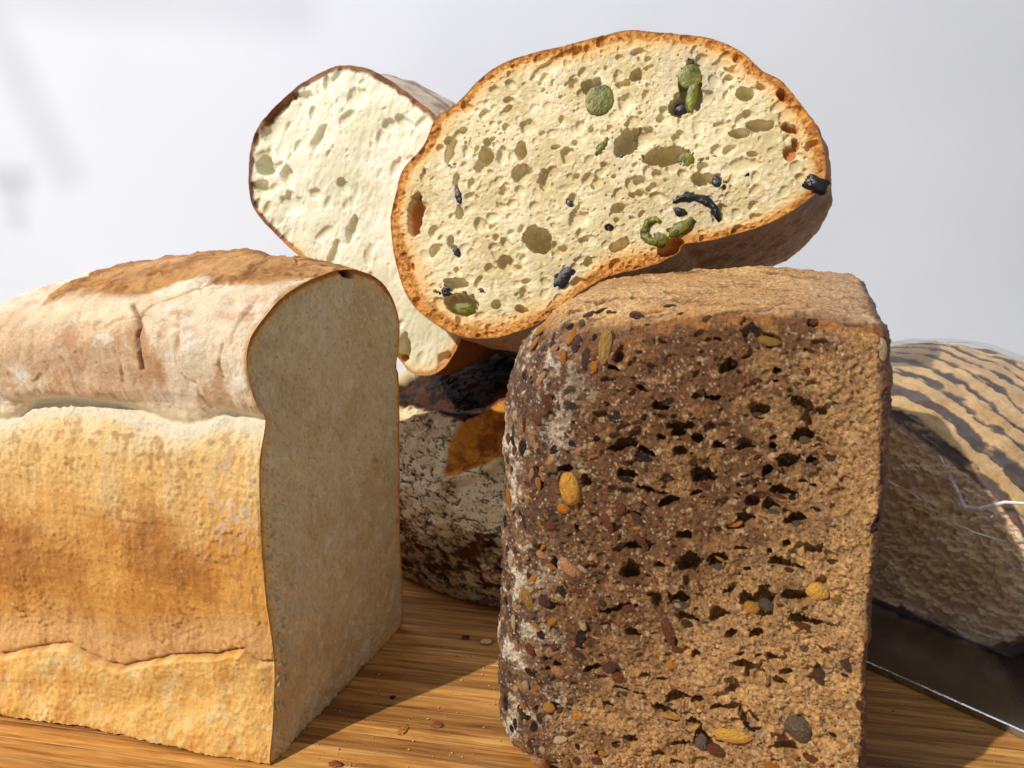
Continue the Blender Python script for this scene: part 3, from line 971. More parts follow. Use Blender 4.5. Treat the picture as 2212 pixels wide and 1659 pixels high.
disp = (fbm(P, 0.5, 3, 240) * 0.12 + fbm(P, 2.5, 4, 241) * 0.05) * sstep(0, 0.8, S)
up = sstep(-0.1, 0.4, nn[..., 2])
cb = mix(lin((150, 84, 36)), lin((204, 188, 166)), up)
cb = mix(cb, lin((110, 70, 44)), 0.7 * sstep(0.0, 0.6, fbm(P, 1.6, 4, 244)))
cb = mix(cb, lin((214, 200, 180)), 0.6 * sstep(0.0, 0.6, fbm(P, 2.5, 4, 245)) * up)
Fb = quads(len(s), N, True, flip=True) + len(Pf)
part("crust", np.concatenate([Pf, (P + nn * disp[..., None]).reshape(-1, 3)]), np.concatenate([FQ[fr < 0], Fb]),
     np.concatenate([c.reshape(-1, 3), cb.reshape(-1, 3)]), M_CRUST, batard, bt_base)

# ================================================================== ROUND FLOURED SOURDOUGH (middle, at the back)
g1, g2 = on_ground(880, 1290), on_ground(1085, 1350)
BC = np.array([1.9, 33.4, 0.0])
BR, BH = 9.0, 8.2
boule = thing("round_sourdough", "scored dark round sourdough dusted with flour, in the gap between the two front loaves", "bread", BC)
nt_, np_ = 330, 620
# dense only where it can be seen (front left quarter)
az = np.interp(np.linspace(0, 1, np_, endpoint=False), [0, 0.72, 1], [math.radians(200), math.radians(300), math.radians(560)])
tt = np.linspace(0.001, 1, nt_)
T, A = np.meshgrid(tt, az, indexing='ij')
el = T * math.pi / 2 * 1.22
rr = BR * np.sin(np.minimum(el, math.pi)) ** 0.9
zz = np.where(el < math.pi / 2, 2.6 + (BH - 2.6) * np.cos(el), 2.6 + 7.6 * np.cos(el))
P = BC + np.stack([rr * np.cos(A), rr * np.sin(A), zz], -1)
nn = grid_normals(P, True)
if ((P - BC - np.array([0, 0, 3])) * nn).sum() < 0:
    nn = -nn
px, py, _ = to_px(P)
q = P - BC


def boule_hit(x, y):
    k_ = np.argmin((px - x) ** 2 + (py - y) ** 2 + 1e7 * ((nn @ FWD) > 0))
    p_ = q.reshape(-1, 3)[k_]
    return math.atan2(p_[1], p_[0]) * 9, p_[2]


AA = np.arctan2(q[..., 1], q[..., 0]) * 9
ZZ = q[..., 2]


def poly_mask(pts, soft=0.06):
    pp = [boule_hit(*p_) for p_ in pts]
    wobA, wobZ = AA + 0.05 * fbm(q, 3, 3, 401), ZZ + 0.05 * fbm(q, 3, 3, 402)
    inside = np.zeros(AA.shape, bool)
    dm = np.full(AA.shape, 9.0)
    for (ax, ay), (bx, by) in zip(pp, pp[1:] + pp[:1]):
        cond = ((ay > wobZ) != (by > wobZ)) & (wobA < (bx - ax) * (wobZ - ay) / (by - ay + 1e-9) + ax)
        inside ^= cond
        t_ = np.clip(((wobA - ax) * (bx - ax) + (wobZ - ay) * (by - ay)) / ((bx - ax) ** 2 + (by - ay) ** 2 + 1e-9), 0, 1)
        dm = np.minimum(dm, np.hypot(wobA - ax - t_ * (bx - ax), wobZ - ay - t_ * (by - ay)))
    sd = np.where(inside, dm, -dm)
    return sstep(-soft, soft, sd), sd


gold, gsd = poly_mask([(962, 1032), (975, 965), (1003, 915), (1010, 905), (1060, 875), (1110, 850), (1130, 960), (1090, 985), (1045, 1005), (1010, 1022)])
dl = np.array(sorted(boule_hit(*p_) for p_ in [(868, 882), (886, 876), (940, 894), (1005, 912), (1060, 880), (1110, 856)]))
dsd = ZZ + 0.05 * fbm(q, 3, 3, 403) - np.interp(AA, dl[:, 0], dl[:, 1])
dark = sstep(-0.05, 0.06, dsd)
gold = gold * (1 - dark)
disp = fbm(q, 0.5, 3, 410) * 0.10 + fbm(q, 2.2, 4, 411) * 0.05
disp -= 0.35 * gold * sstep(0.0, 0.5, gsd) + 0.45 * dark * sstep(0.0, 0.35, dsd)
disp += 0.16 * np.exp(-((gsd + 0.12) / 0.14) ** 2) * (1 - dark)
crk = 1 - np.abs(fbm(q, (0.9, 0.9, 2.2), 5, 420, 0.6))
crk2 = 1 - np.abs(fbm(q, (1.8, 1.8, 3.5), 4, 423, 0.6))
lowz = sstep(3.9, 1.6, ZZ)
crack = np.clip(sstep(0.91 - 0.15 * lowz, 0.985, crk) + sstep(0.95 - 0.2 * lowz, 0.995, crk2) * 0.8, 0, 1)
disp -= 0.07 * crack
Pd = P + nn * disp[..., None]
Pd[..., 2] = np.maximum(Pd[..., 2], 0.02)
flour = mix(lin((240, 224, 188)), lin((222, 202, 162)), sstep(-0.3, 0.5, fbm(q, 1.2, 4, 424)))
darkc = mix(lin((48, 27, 16)), lin((92, 52, 26)), sstep(-0.3, 0.5, fbm(q, 1.8, 4, 425)))
bare = sstep(-0.05, 0.3, fbm(q, (1.1, 1.1, 1.7), 5, 426, 0.65) + 0.75 * lowz - 0.43 + 0.12 * (3.5 - ZZ) * (ZZ < 3.5))
patch = sstep(0.0, 0.35, fbm(q, (2.6, 2.6, 4.6), 4, 428, 0.6) + 0.1)
col = mix(flour, darkc, np.clip(np.maximum(crack * 0.9, bare * (0.35 + 0.65 * patch)), 0, 1))
goldc = mix(lin((228, 156, 58)), lin((168, 98, 36)), sstep(-0.2, 0.6, fbm(q, 1.4, 4, 430) + 0.3 * fbm(q, 6, 3, 431)))
col = mix(col, goldc, gold)
ax0, ax1 = boule_hit(1000, 925)[0], boule_hit(1075, 925)[0]
col = mix(col, lin((170, 104, 42)), dark)
dark = dark * (1 - 0.85 * sstep(ax0, ax1, AA + 0.4 * fbm(q, 1.5, 4, 433)))
col = mix(col, mix(lin((74, 44, 26)), lin((36, 24, 18)), sstep(-0.3, 0.3, fbm(q, 1.5, 4, 432))), dark)
col = mix(col, lin((196, 172, 136)), sstep(0.5, 0.1, ZZ) * 0.3)
part("crust", Pd.reshape(-1, 3), quads(nt_, np_, True), col.reshape(-1, 3), M_FLOUR, boule, BC)

# ================================================================== SEEDED RYE LOAF (front right)
TH = math.radians(20)
re = np.array([math.cos(TH), -math.sin(TH), 0])
rn = np.array([-math.sin(TH), -math.cos(TH), 0])
RW, RD, RH = 8.3, 8.2, 12.3
RFR = np.array([7.08, 14.5, 0])                           # front right corner
rc = RFR - re * RW / 2 - rn * RD / 2 + np.array([0, 0, RH / 2])
rye = thing("seeded_rye_loaf", "upright dark rye loaf crowded with seeds, cut face towards the camera", "bread", rc - np.array([0, 0, RH / 2]))
rbase = rc - np.array([0, 0, RH / 2])
hx, hy, hz = RW / 2, RD / 2, RH / 2


def box_face(axis, sign, nu, nv):
    a = np.linspace(-1, 1, nu)
    b_ = np.linspace(-1, 1, nv)
    Aq, Bq = np.meshgrid(a, b_, indexing='ij')
    one = np.full(Aq.shape, float(sign))
    return {'y': np.stack([Aq * hx, one * hy, Bq * hz], -1), 'x': np.stack([one * hx, Aq * hy, Bq * hz], -1), 'z': np.stack([Aq * hx, Bq * hy, one * hz], -1)}[axis]


def rye_shape(p):
    """rounded box, soft on the left, crisp on the right; returns position, outward direction"""
    xn = (p[..., 0] / hx + 1) / 2
    zn = (p[..., 2] / hz + 1) / 2
    r = 0.28 + (2.1 - 0.28) * sstep(0.75, 0.0, xn)
    r = r * (0.55 + 0.45 * sstep(0.3, 0.9, zn) + 0.15)
    h = np.array([hx, hy, hz])
    inner = np.clip(p, -(h - r[..., None]), h - r[..., None])
    d = p - inner
    ln = np.linalg.norm(d, axis=-1, keepdims=True)
    d = d / (ln + 1e-9)
    out = inner + d * r[..., None]
    return out, d


faces = [('y', 1, 460, 560, True), ('y', -1, 30, 40, False), ('x', -1, 150, 480, False), ('x', 1, 90, 330, True), ('z', 1, 420, 220, False), ('z', -1, 20, 20, True)]
k_cm = F / 16.2
Vs, Ds, Fs, off = [], [], [], 0
front_rng = None
for ax, sg, nu, nv, fl in faces:
    p = box_face(ax, sg, nu, nv)
    # local y: +hy is the front (towards the camera)
    V_, D_ = rye_shape(p)
    Vs.append(V_.reshape(-1, 3)); Ds.append(D_.reshape(-1, 3))
    f_ = quads(nu, nv) + off
    n_ = np.cross(V_[1, 0] - V_[0, 0], V_[0, 1] - V_[0, 0]) if False else None
    mid_ = f_[len(f_) // 2 + nv // 2]
    Vall = np.concatenate(Vs)
    fnrm = np.cross(Vall[mid_[1]] - Vall[mid_[0]], Vall[mid_[2]] - Vall[mid_[0]])
    outward = np.zeros(3); outward['xyz'.index(ax)] = sg
    Fs.append(f_ if fnrm @ outward > 0 else f_[:, ::-1])
    if front_rng is None:
        front_rng = (0, nu * nv)
    off += nu * nv
Lp, Ld, Fq = np.concatenate(Vs), np.concatenate(Ds), np.concatenate(Fs)
# taper / gentle bulges of the real loaf
zn = Lp[:, 2] / RH + 0.5
Lp = Lp.copy()
Lp[:, 0] += 0.045 * (1 - zn) * RH * sstep(-hx, hx, Lp[:, 0]) * 1.45
Lp[:, 0] += (0.10 * np.sin(zn * 9 + 1.0) - 0.12 * np.exp(-((zn - 0.21) / 0.05) ** 2)) * sstep(2.5, 4, Lp[:, 0])
Lp[:, 2] += 0.12 * np.sin(Lp[:, 0] * 0.6 + 0.5) * sstep(0.7, 1.0, zn)


def rworld(p):
    return rc + p[:, :1] * re + p[:, 1:2] * rn + p[:, 2:3] * np.array([0, 0, 1.0])


def rdir(d):
    return d[:, :1] * re + d[:, 1:2] * rn + d[:, 2:3] * np.array([0, 0, 1.0])


Wp, Wd = rworld(Lp), rdir(Ld)
q = Lp
isfront = sstep(0.80, 0.96, Ld[:, 1])
istop = sstep(0.6, 0.9, Ld[:, 2])
left = sstep(-1.6, -3.3, Lp[:, 0] + 0.5 * fbm(q, 0.7, 3, 501)) * (1 - istop)
# granular crumb
disp = fbm(q, 0.6, 3, 510) * 0.07
gr, gv = worley(q, 7.5, 511)
gr2, gv2 = worley(q, 14, 514)
disp += isfront * (0.065 * sstep(0.6, 0.1, gr) * (0.6 + 0.4 * gv) + 0.025 * sstep(0.6, 0.15, gr2) + 0.05 * fbm(q, 3.0, 4, 512, 0.6))
disp += (1 - isfront) * (0.05 * fbm(q, 3.5, 4, 513, 0.6) + 0.02 * sstep(0.6, 0.1, gr2))
disp += left * 0.05 * fbm(q, (5, 5, 2.0), 3, 515)
# flat streaks on the top crust
tq = q * np.array([0.8, 3.4, 1])
stk = fbm(tq, 1.3, 4, 516, 0.6)
disp -= istop * 0.10 * sstep(0.25, 0.55, stk)
# pits measured on the cut face
fu, fv = Lp[:front_rng[1], 0], Lp[:front_rng[1], 2]
Dp = np.zeros(front_rng[1])
B = Bins(fu, fv)
nA, nB = fbm(q[:front_rng[1]], 4, 4, 580, 0.65), fbm(q[:front_rng[1]], 4, 4, 581, 0.65)
TILES = {'A': tile(1280, 700, 520 / 2212), 'B': tile(1280, 1090, 520 / 2212), 'C': tile(1280, 1480, 520 / 1835),
         'D': tile(1780, 700, 520 / 2212), 'E': tile(1780, 1090, 520 / 2212), 'F': tile(1780, 1480, 520 / 1835)}
front_p0 = rc + rn * hy


def face_uv(x, y):
    p = on_plane(x, y, front_p0, rn)
    zc = (p - CAM) @ FWD
    return (p - rc) @ re, p[2] - RH / 2, zc / F


holes = {
    'A': [(1690, 740, 130, 55, 15), (1180, 1005, 140, 50, 20), (1215, 885, 90, 110, 0), (1700, 1430, 170, 110, 0), (1480, 1220, 130, 60, 40), (1920, 1640, 260, 90, -10), (2000, 400, 120, 40, 0)],
    'B': [(1910, 245, 150, 120, 0), (680, 425, 140, 80, -20), (375, 570, 190, 85, 85), (1700, 700, 110, 40, 0), (1780, 795, 230, 100, -30), (1960, 1170, 150, 130, 0), (1900, 70, 180, 120, 10), (1300, 190, 270, 130, -20), (885, 560, 170, 90, 70),
          (1450, 1265, 290, 120, -10), (1360, 1570, 230, 160, 20), (1990, 1490, 210, 220, 0), (2130, 520, 180, 170, 30), (1530, 270, 230, 160, 15), (1330, 510, 230, 110, 0), (1690, 1480, 120, 80, 0), (540, 1470, 190, 60, 95), (800, 1080, 150, 50, 60), (1700, 110, 80, 60, 0), (2080, 110, 120, 90, 40), (1530, 650, 200, 90, 15), (2060, 700, 120, 40, -20)],
    'C': [(1560, 1035, 195, 130, -15), (1445, 1165, 230, 110, 20), (1140, 1400, 120, 110, 0), (1720, 640, 95, 80, 0), (800, 765, 160, 60, -25), (1130, 975, 270, 45, 5), (960, 1090, 140, 70, 20), (1385, 200, 160, 80, 60), (1690, 1260, 110, 70, 0), (1390, 1540, 130, 80, 10),
          (1560, 1620, 140, 70, 10), (1600, 1440, 200, 60, -20), (1640, 330, 150, 110, 0), (1590, 160, 200, 110, 0), (1180, 470, 190, 110, 30), (1040, 230, 300, 60, -25), (1270, 840, 80, 50, 0), (1410, 860, 90, 40, 0), (1730, 1050, 90, 90, 0), (700, 440, 60, 50, 0), (400, 760, 50, 40, 0), (480, 1090, 90, 70, 0), (880, 1530, 120, 40, -10)],
    'D': [(600, 680, 330, 190, 50), (720, 720, 300, 160, -5), (520, 520, 130, 90, 40), (290, 1000, 190, 130, -30), (815, 1030, 80, 65, 0), (1110, 1390, 260, 140, 25), (1190, 1530, 260, 130, 85), (1300, 1470, 150, 100, 20), (650, 1480, 160, 120, -20), (1480, 1270, 200, 60, -50),
          (1450, 1615, 170, 110, 20), (1640, 1360, 120, 100, -20), (1875, 830, 140, 45, 40), (500, 870, 110, 40, -20), (1495, 800, 130, 60, 85), (130, 1320, 140, 60, -15), (470, 595, 70, 45, 0), (1210, 515, 100, 80, 0), (810, 1140, 60, 40, 0), (1740, 1430, 90, 60, 0), (180, 695, 70, 45, 0)],
    'E': [(1110, 80, 215, 160, -20), (930, 350, 205, 180, -25), (720, 460, 140, 95, -60), (210, 180, 140, 85, 10), (480, 200, 170, 65, -10), (1390, 180, 120, 50, 0), (1190, 340, 90, 65, -30), (880, 690, 280, 120, 12), (560, 800, 150, 130, 20), (770, 850, 220, 115, 10), (1010, 985, 210, 140, -15),
          (390, 1050, 220, 90, -25), (500, 960, 150, 110, 0), (1600, 920, 115, 55, -20), (1430, 1090, 130, 110, 0), (1870, 1040, 200, 150, 85), (1210, 1325, 160, 125, -40), (1550, 1310, 180, 95, -30), (1390, 1420, 190, 85, -15), (900, 1470, 240, 130, 5), (1050, 1490, 160, 60, 10), (180, 1440, 165, 165, 0), (500, 1520, 90, 55, 0),
          (930, 1240, 75, 75, 0), (60, 530, 220, 200, 30), (740, 1330, 60, 40, 80), (440, 1300, 120, 42, 5), (1110, 570, 110, 40, 5), (1220, 610, 75, 38, 0), (480, 500, 100, 30, -20), (770, 190, 80, 60, 60), (1400, 290, 130, 110, 0), (780, 100, 70, 40, -30), (590, 630, 40, 34, 0), (420, 600, 50, 40, 0)],
    'F': [(840, 130, 200, 140, 0), (1235, 130, 210, 180, 50), (170, 300, 150, 130, -40), (560, 190, 220, 250, 0), (500, 455, 160, 105, -30), (270, 465, 100, 90, -40), (940, 350, 250, 120, 5), (990, 610, 230, 150, 40), (1310, 730, 190, 220, 0), (400, 745, 230, 85, 0), (510, 840, 190, 110, -10), (680, 890, 170, 85, 15),
          (1170, 810, 150, 65, 0), (765, 820, 90, 80, 0), (340, 985, 210, 95, 10), (230, 1120, 250, 75, -15), (1220, 1240, 205, 130, 10), (440, 1240, 190, 130, 40), (60, 1430, 190, 170, 0), (1120, 1400, 170, 90, 0), (790, 1490, 270, 130, 20), (250, 80, 90, 45, -10), (640, 690, 100, 70, 30), (440, 170, 180, 150, 0), (880, 1300, 330, 270, 60), (350, 630, 80, 45, -20), (510, 660, 50, 30, 0), (1100, 1530, 60, 40, 0)],
}
for tk, lst in holes.items():
    T_, kk = TILES[tk]
    for (x, y, a_, b_, an) in lst:
        u, v, cmpp = face_uv(*T_(x, y))
        a_, b_ = a_ / 2 * kk * cmpp, b_ / 2 * kk * cmpp
        carve(B, Dp, nA, nB, u, v, a_ * 1.12, b_ * 1.18, math.radians(-an), (0.22 + min(a_, b_) * 1.25) * (0.12 if u > 3.3 else 0.4 if v > 5.2 else 1), 0.6, 6)
for _ in range(900):
    u, v = rng.uniform(-3.0, 3.9), rng.uniform(-6, 6)
    r_ = 0.025 + 0.11 * rng.random() ** 4
    carve(B, Dp, nA, nB, u, v, r_ * rng.uniform(1, 1.9), r_, rng.normal() * .6, r_ * rng.uniform(.8, 1.6), 0.6, 3)
disp[:front_rng[1]] += Dp
# colour: brown crust on the left, warm tan crumb on the right
n1, n2, n3 = fbm(q, 0.45, 4, 520), fbm(q, 2.2, 4, 521, 0.6), fbm(q, 7, 3, 522)
tanness = sstep(-1.6, 2.4, Lp[:, 0] * 0.75 - Lp[:, 2] * 0.30 + 1.6 * n1 - 0.2)
crumb = mix(lin((114, 74, 38)), lin((220, 172, 112)), np.clip(tanness * 0.85 + 0.35 * n2, 0, 1))
crumb = mix(crumb, lin((74, 42, 20)), 0.75 * sstep(0.1, 0.7, n3 + 0.5 * n2 - 0.5 * tanness))
crumb = mix(crumb, lin((232, 198, 150)), 0.5 * sstep(0.35, 0.8, gv * 0.6 + 0.6 * n3))
crumb = mix(crumb, lin((244, 220, 184)), 0.85 * sstep(0.5, 0.7, gv2) * sstep(0.5, 0.25, gr2))
crumb = mix(crumb, lin((86, 48, 22)), 0.85 * sstep(-0.5, -0.72, gv2) * sstep(0.55, 0.3, gr2))
crumb = mix(crumb, lin((112, 58, 24)), 0.5 * sstep(0.35, 0.9, gv2))
crustl = mix(lin((104, 72, 46)), lin((150, 114, 80)), sstep(-0.3, 0.5, n2))
crustl = mix(crustl, lin((222, 208, 188)), 0.9 * sstep(0.0, 0.4, fbm(q, 1.6, 5, 524, 0.65) + 0.25 * n3))
crustl = mix(crustl, lin((84, 54, 42)), 0.8 * sstep(0.15, 0.6, fbm(q, 2.8, 4, 525)))
crustl = mix(crustl, lin((240, 228, 208)), 0.7 * sstep(0.55, 0.8, gv2) * sstep(0.5, 0.25, gr2))
crustl = mix(crustl, lin((56, 36, 28)), 0.8 * sstep(-0.6, -0.8, gv2) * sstep(0.55, 0.3, gr2))
topc = mix(lin((200, 150, 90)), lin((220, 174, 114)), sstep(-0.4, 0.5, n1 + 0.5 * n2))
topc = mix(topc, lin((120, 78, 40)), 0.9 * sstep(0.15, 0.5, stk))
topc = mix(topc, lin((222, 190, 146)), 0.5 * sstep(0.2, 0.7, fbm(tq, 1.8, 4, 527)))
topc = mix(topc, lin((176, 146, 122)), sstep(1.5, 3.6, Lp[:, 0]) * 0.5)
col = mix(crumb, lin((120, 78, 46)), 1 - isfront)
col = mix(col, crustl, left)
col = mix(col, topc, istop)
edge_ = np.exp(-((Ld[:, 2] - 0.45) / 0.3) ** 2) * sstep(-2, 0, Lp[:, 0])
col = mix(col, lin((190, 122, 48)), 0.65 * edge_ * sstep(-0.5, 0.4, n2))
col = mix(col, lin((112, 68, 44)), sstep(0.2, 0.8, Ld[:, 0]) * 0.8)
W2 = Wp + Wd * disp[:, None]
W2[:, 2] = np.maximum(W2[:, 2], 0.01)
# weld the box faces along their shared edges
key_ = np.round(Lp * 500).astype(np.int64)
# (edge grids differ in density, so only coincident points are welded)
_, first, inv = np.unique(key_, axis=0, return_index=True, return_inverse=True)
inv = inv.ravel()
Fw = first[inv[Fq]]
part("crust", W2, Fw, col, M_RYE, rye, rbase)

# seeds, one object each
SEED_ME = []
for i in range(6):
    nu, nv = 12, 14
    th, ph = np.meshgrid(np.linspace(0, np.pi, nu), np.linspace(0, 2 * np.pi, nv, endpoint=False), indexing='ij')
    x, y, z = np.cos(th), np.sin(th) * np.cos(ph), np.sin(th) * np.sin(ph)
    ta_ = 1 - 0.28 * (i % 3) * 0.5 * x
    pp = np.stack([x, y * ta_, z * ta_], -1)
    pp = pp * (1 + 0.10 * fbm(pp, 1.5, 3, 600 + i))[..., None]
    SEED_ME.append((pp.reshape(-1, 3) * 1.0, quads(nu, nv, True)))
seed_cache = {}


def seed_mesh(i, kind):
    if (i, kind) not in seed_cache:
        me = mesh_raw("seed", SEED_ME[i][0], SEED_ME[i][1], None)
        me.materials.append(SEEDM[kind])
        seed_cache[i, kind] = me
    return seed_cache[i, kind]


vis = np.nonzero((Wd @ FWD < 0.12))[0]
spx, spy, szc = to_px(W2[vis])
flatp = (Wp + Wd * (fbm(q, 0.6, 3, 510) * 0.07)[:, None])


def add_seed(x, y, ln, wd, an, kind, proud=0.25, thick=0.6, i=None):
    d2 = (spx - x) ** 2 + (spy - y) ** 2
    k_ = vis[np.argmin(d2)]
    p_, n_ = flatp[k_], nrm(Wd[k_])
    cmpp = ((p_ - CAM) @ FWD) / F
    dirn = RIGHT * math.cos(math.radians(an)) - UP * math.sin(math.radians(an))
    tx_ = nrm(dirn - n_ * (dirn @ n_) + 1e-6)
    ty_ = np.cross(n_, tx_)
    a_, b_ = ln / 2 * cmpp, wd / 2 * cmpp
    c_ = min(b_ * thick * 1.3, b_)
    pos = (p_ + n_ * c_ * (proud - 0.35) - rbase) * CM
    o = bpy.data.objects.new("seed", seed_mesh(random.randrange(6) if i is None else i, kind))
    COL.objects.link(o)
    o.parent = rye
    Mx_ = Matrix(((tx_[0] * a_, ty_[0] * b_, n_[0] * c_, pos[0]), (tx_[1] * a_, ty_[1] * b_, n_[1] * c_, pos[1]), (tx_[2] * a_, ty_[2] * b_, n_[2] * c_, pos[2]), (0, 0, 0, 1)))
    o.matrix_local = Mx_
    return o


seeds = {
    'A': [(1100, 770, 400, 155, 95, 'olive', .5), (785, 740, 205, 108, 100, 'plum', .4), (880, 900, 250, 112, 98, 'plum', .2), (450, 530, 320, 90, -48, 'gold', .4), (345, 740, 190, 70, -68, 'orange', .4), (400, 1110, 190, 84, -48, 'tan', .5), (560, 800, 130, 80, -60, 'tan', .3),
          (470, 1370, 190, 120, 75, 'red', .4), (360, 1550, 195, 115, 8, 'red', .5), (1440, 430, 180, 120, 40, 'plum', .3), (1790, 335, 150, 60, -15, 'plum', .2), (1950, 392, 180, 46, -6, 'dark', .1), (940, 400, 220, 80, -40, 'plum', .0), (1790, 1350, 190, 115, -25, 'dark', -.3), (1210, 1500, 250, 190, -50, 'dark', -.3), (720, 560, 115, 50, -50, 'dark', .1)],
    'B': [(200, 200, 180, 100, 108, 'dark', .4), (510, 320, 190, 84, -60, 'tan', .4), (715, 650, 390, 240, 82, 'gold', .5), (640, 860, 140, 120, 10, 'orange', .2), (60, 740, 270, 76, 90, 'orange', .3), (97, 930, 125, 52, 100, 'dark', .4), (495, 1050, 148, 112, -20, 'red', .6), (215, 1020, 185, 64, 85, 'plum', .3),
          (1120, 1010, 265, 120, 70, 'red', .2), (1250, 870, 170, 125, 110, 'red', .1), (1440, 980, 225, 100, 35, 'plum', -.1), (1510, 1150, 225, 90, 50, 'red', -.1), (690, 1490, 270, 130, 55, 'tan', .4), (310, 720, 105, 70, 30, 'red', .3), (240, 590, 120, 70, 0, 'red', .2), (1530, 275, 190, 120, 15, 'dark', -.6), (1330, 510, 200, 90, 0, 'dark', -.4), (960, 290, 130, 46, -20, 'orange', .1),
          (660, 90, 130, 80, 90, 'red', .2), (870, 1060, 150, 60, -20, 'tan', .1), (330, 40, 110, 70, 0, 'tan', .4), (20, 1320, 160, 60, 90, 'plum', .3), (300, 1170, 120, 60, 10, 'tan', .1), (240, 1390, 70, 50, 0, 'tan', .4)],
    'C': [(228, 145, 265, 105, 72, 'olive', .5), (365, 165, 135, 112, 40, 'plum', .4), (525, 80, 160, 92, 70, 'dark', .2), (660, 80, 170, 66, 50, 'red', .1), (680, 500, 165, 90, 110, 'dark', .2), (670, 640, 165, 66, 20, 'plum', .1), (460, 560, 130, 62, 110, 'red', .2), (490, 770, 140, 90, 20, 'tan', .4), (405, 1110, 115, 105, 0, 'gold', .6),
          (330, 1590, 240, 155, 72, 'tan', .5), (960, 730, 170, 120, -30, 'plum', .1), (1030, 860, 160, 110, 20, 'red', -.1), (1140, 205, 140, 84, -20, 'red', -.4), (1590, 165, 170, 86, 0, 'grey', -.3), (1470, 440, 320, 112, 75, 'red', .2), (1550, 595, 115, 74, 0, 'red', .1), (1640, 330, 115, 90, 0, 'plum', -.4), (1505, 1112, 165, 48, 5, 'yellow', -.2), (1700, 1300, 135, 52, -45, 'yellow', -.1),
          (1500, 745, 105, 90, 0, 'orange', -.1), (200, 920, 95, 70, 60, 'cream', .5), (500, 1410, 140, 82, -20, 'cream', .4), (160, 1160, 140, 80, 60, 'plum', .4), (840, 1600, 130, 74, 0, 'red', .0), (1740, 1430, 220, 170, -70, 'grey', -.4), (1780, 40, 120, 150, 0, 'red', -.4), (310, 1220, 120, 60, 80, 'plum', .1), (355, 280, 80, 44, 80, 'tan', .6), (230, 600, 140, 90, 60, 'red', .2), (910, 1460, 90, 60, 0, 'gold', -.1),
          (70, 260, 120, 50, 80, 'grey', .3), (155, 990, 150, 50, 70, 'grey', .3), (110, 1270, 120, 60, 90, 'dark', .3), (240, 1460, 110, 60, 60, 'red', .2), (550, 400, 140, 50, 80, 'gold', .0), (50, 170, 90, 50, 90, 'orange', .3), (1190, 540, 60, 40, 30, 'tan', -.2)],
    'D': [(740, 700, 240, 110, 10, 'olive', -.7), (560, 560, 130, 90, 60, 'dark', -.7), (1965, 810, 310, 120, 68, 'cream', .0), (1210, 515, 90, 70, 0, 'red', -.5), (1150, 1030, 140, 70, 70, 'red', -.1), (90, 450, 180, 80, -10, 'plum', -.1)],
    'E': [(1690, 120, 350, 150, -62, 'gold', .3), (380, 970, 165, 72, -20, 'orange', -.3), (1870, 1040, 140, 130, 0, 'dark', -.5), (1810, 690, 150, 90, 0, 'red', .0), (1975, 440, 110, 50, 85, 'tan', .3), (870, 700, 170, 60, 20, 'red', -.5), (990, 690, 80, 70, 30, 'dark', -.4), (1400, 300, 100, 90, 0, 'plum', -.3), (1130, 70, 120, 90, 0, 'grey', -.8), (60, 600, 140, 90, 30, 'red', -.5), (980, 1460, 140, 60, 15, 'plum', -.4),
          (1420, 1430, 130, 60, -15, 'plum', -.4), (1490, 1070, 70, 60, 0, 'gold', -.5), (790, 860, 130, 70, 0, 'grey', -.8), (1030, 990, 120, 90, 0, 'grey', -.8), (200, 1430, 110, 90, 0, 'grey', -.8)],
    'F': [(1045, 82, 200, 165, 20, 'yellow', .0), (450, 185, 150, 125, 0, 'gold', -.4), (280, 1365, 335, 142, -6, 'yellow', .4), (130, 1500, 165, 112, 10, 'red', .3), (875, 1300, 300, 225, 60, 'grey', -.1), (1060, 820, 175, 112, 68, 'plum', .0), (1300, 725, 200, 100, 72, 'plum', -.4), (1480, 390, 110, 72, 85, 'red', .3), (1478, 500, 105, 62, 88, 'orange', .3), (1315, 1540, 155, 62, -32, 'orange', .2),
          (640, 1645, 160, 70, 0, 'orange', .2), (930, 355, 190, 80, 10, 'red', -.4), (1090, 575, 75, 32, 20, 'red', .0), (1220, 150, 120, 100, 60, 'olive', -.6), (690, 1380, 170, 90, 20, 'red', -.2), (990, 1580, 160, 90, 20, 'red', .0), (820, 1620, 170, 80, 30, 'tan', .0), (1150, 1640, 120, 70, 0, 'red', .0), (590, 120, 140, 110, 30, 'grey', -.8), (430, 1260, 140, 70, 40, 'dark', -.6), (1010, 370, 70, 60, 0, 'cream', -.1), (930, 590, 120, 90, 0, 'grey', -.5), (1420, 1100, 100, 60, 80, 'red', .2)],
}
for tk, lst in seeds.items():
    T_, kk = TILES[tk]
    for (x, y, ln, wd, an, kind, pr) in lst:
        x, y = T_(x, y)
        add_seed(x, y, ln * kk, wd * kk, an, kind, pr)
# scattered seeds in the floury left crust and flecks across the crumb
cnt = 0
while cnt < 128:
    y = random.uniform(660, 1655)
    x = 1092 + abs(random.gauss(0, 1)) * 85 + max(0, (900 - y) * 0.25) * random.random()
    if y < 800:
        x = random.uniform(1150, 1330)
    if x > 1330:
        continue
    add_seed(x, y, random.uniform(14, 40), random.uniform(9, 18), random.choice([90, 70, 110, 40, -40]) + random.uniform(-15, 15), random.choice(['plum', 'red', 'dark', 'tan', 'grey', 'cream', 'tan', 'orange']), random.uniform(.05, .45))
    cnt += 1
for _ in range(44):
    add_seed(random.uniform(1330, 1880), random.uniform(760, 1655), random.uniform(12, 26), random.uniform(6, 12), random.uniform(-40, 40), random.choice(['red', 'plum', 'dark', 'gold', 'grey', 'cream']), random.uniform(-.3, .1))

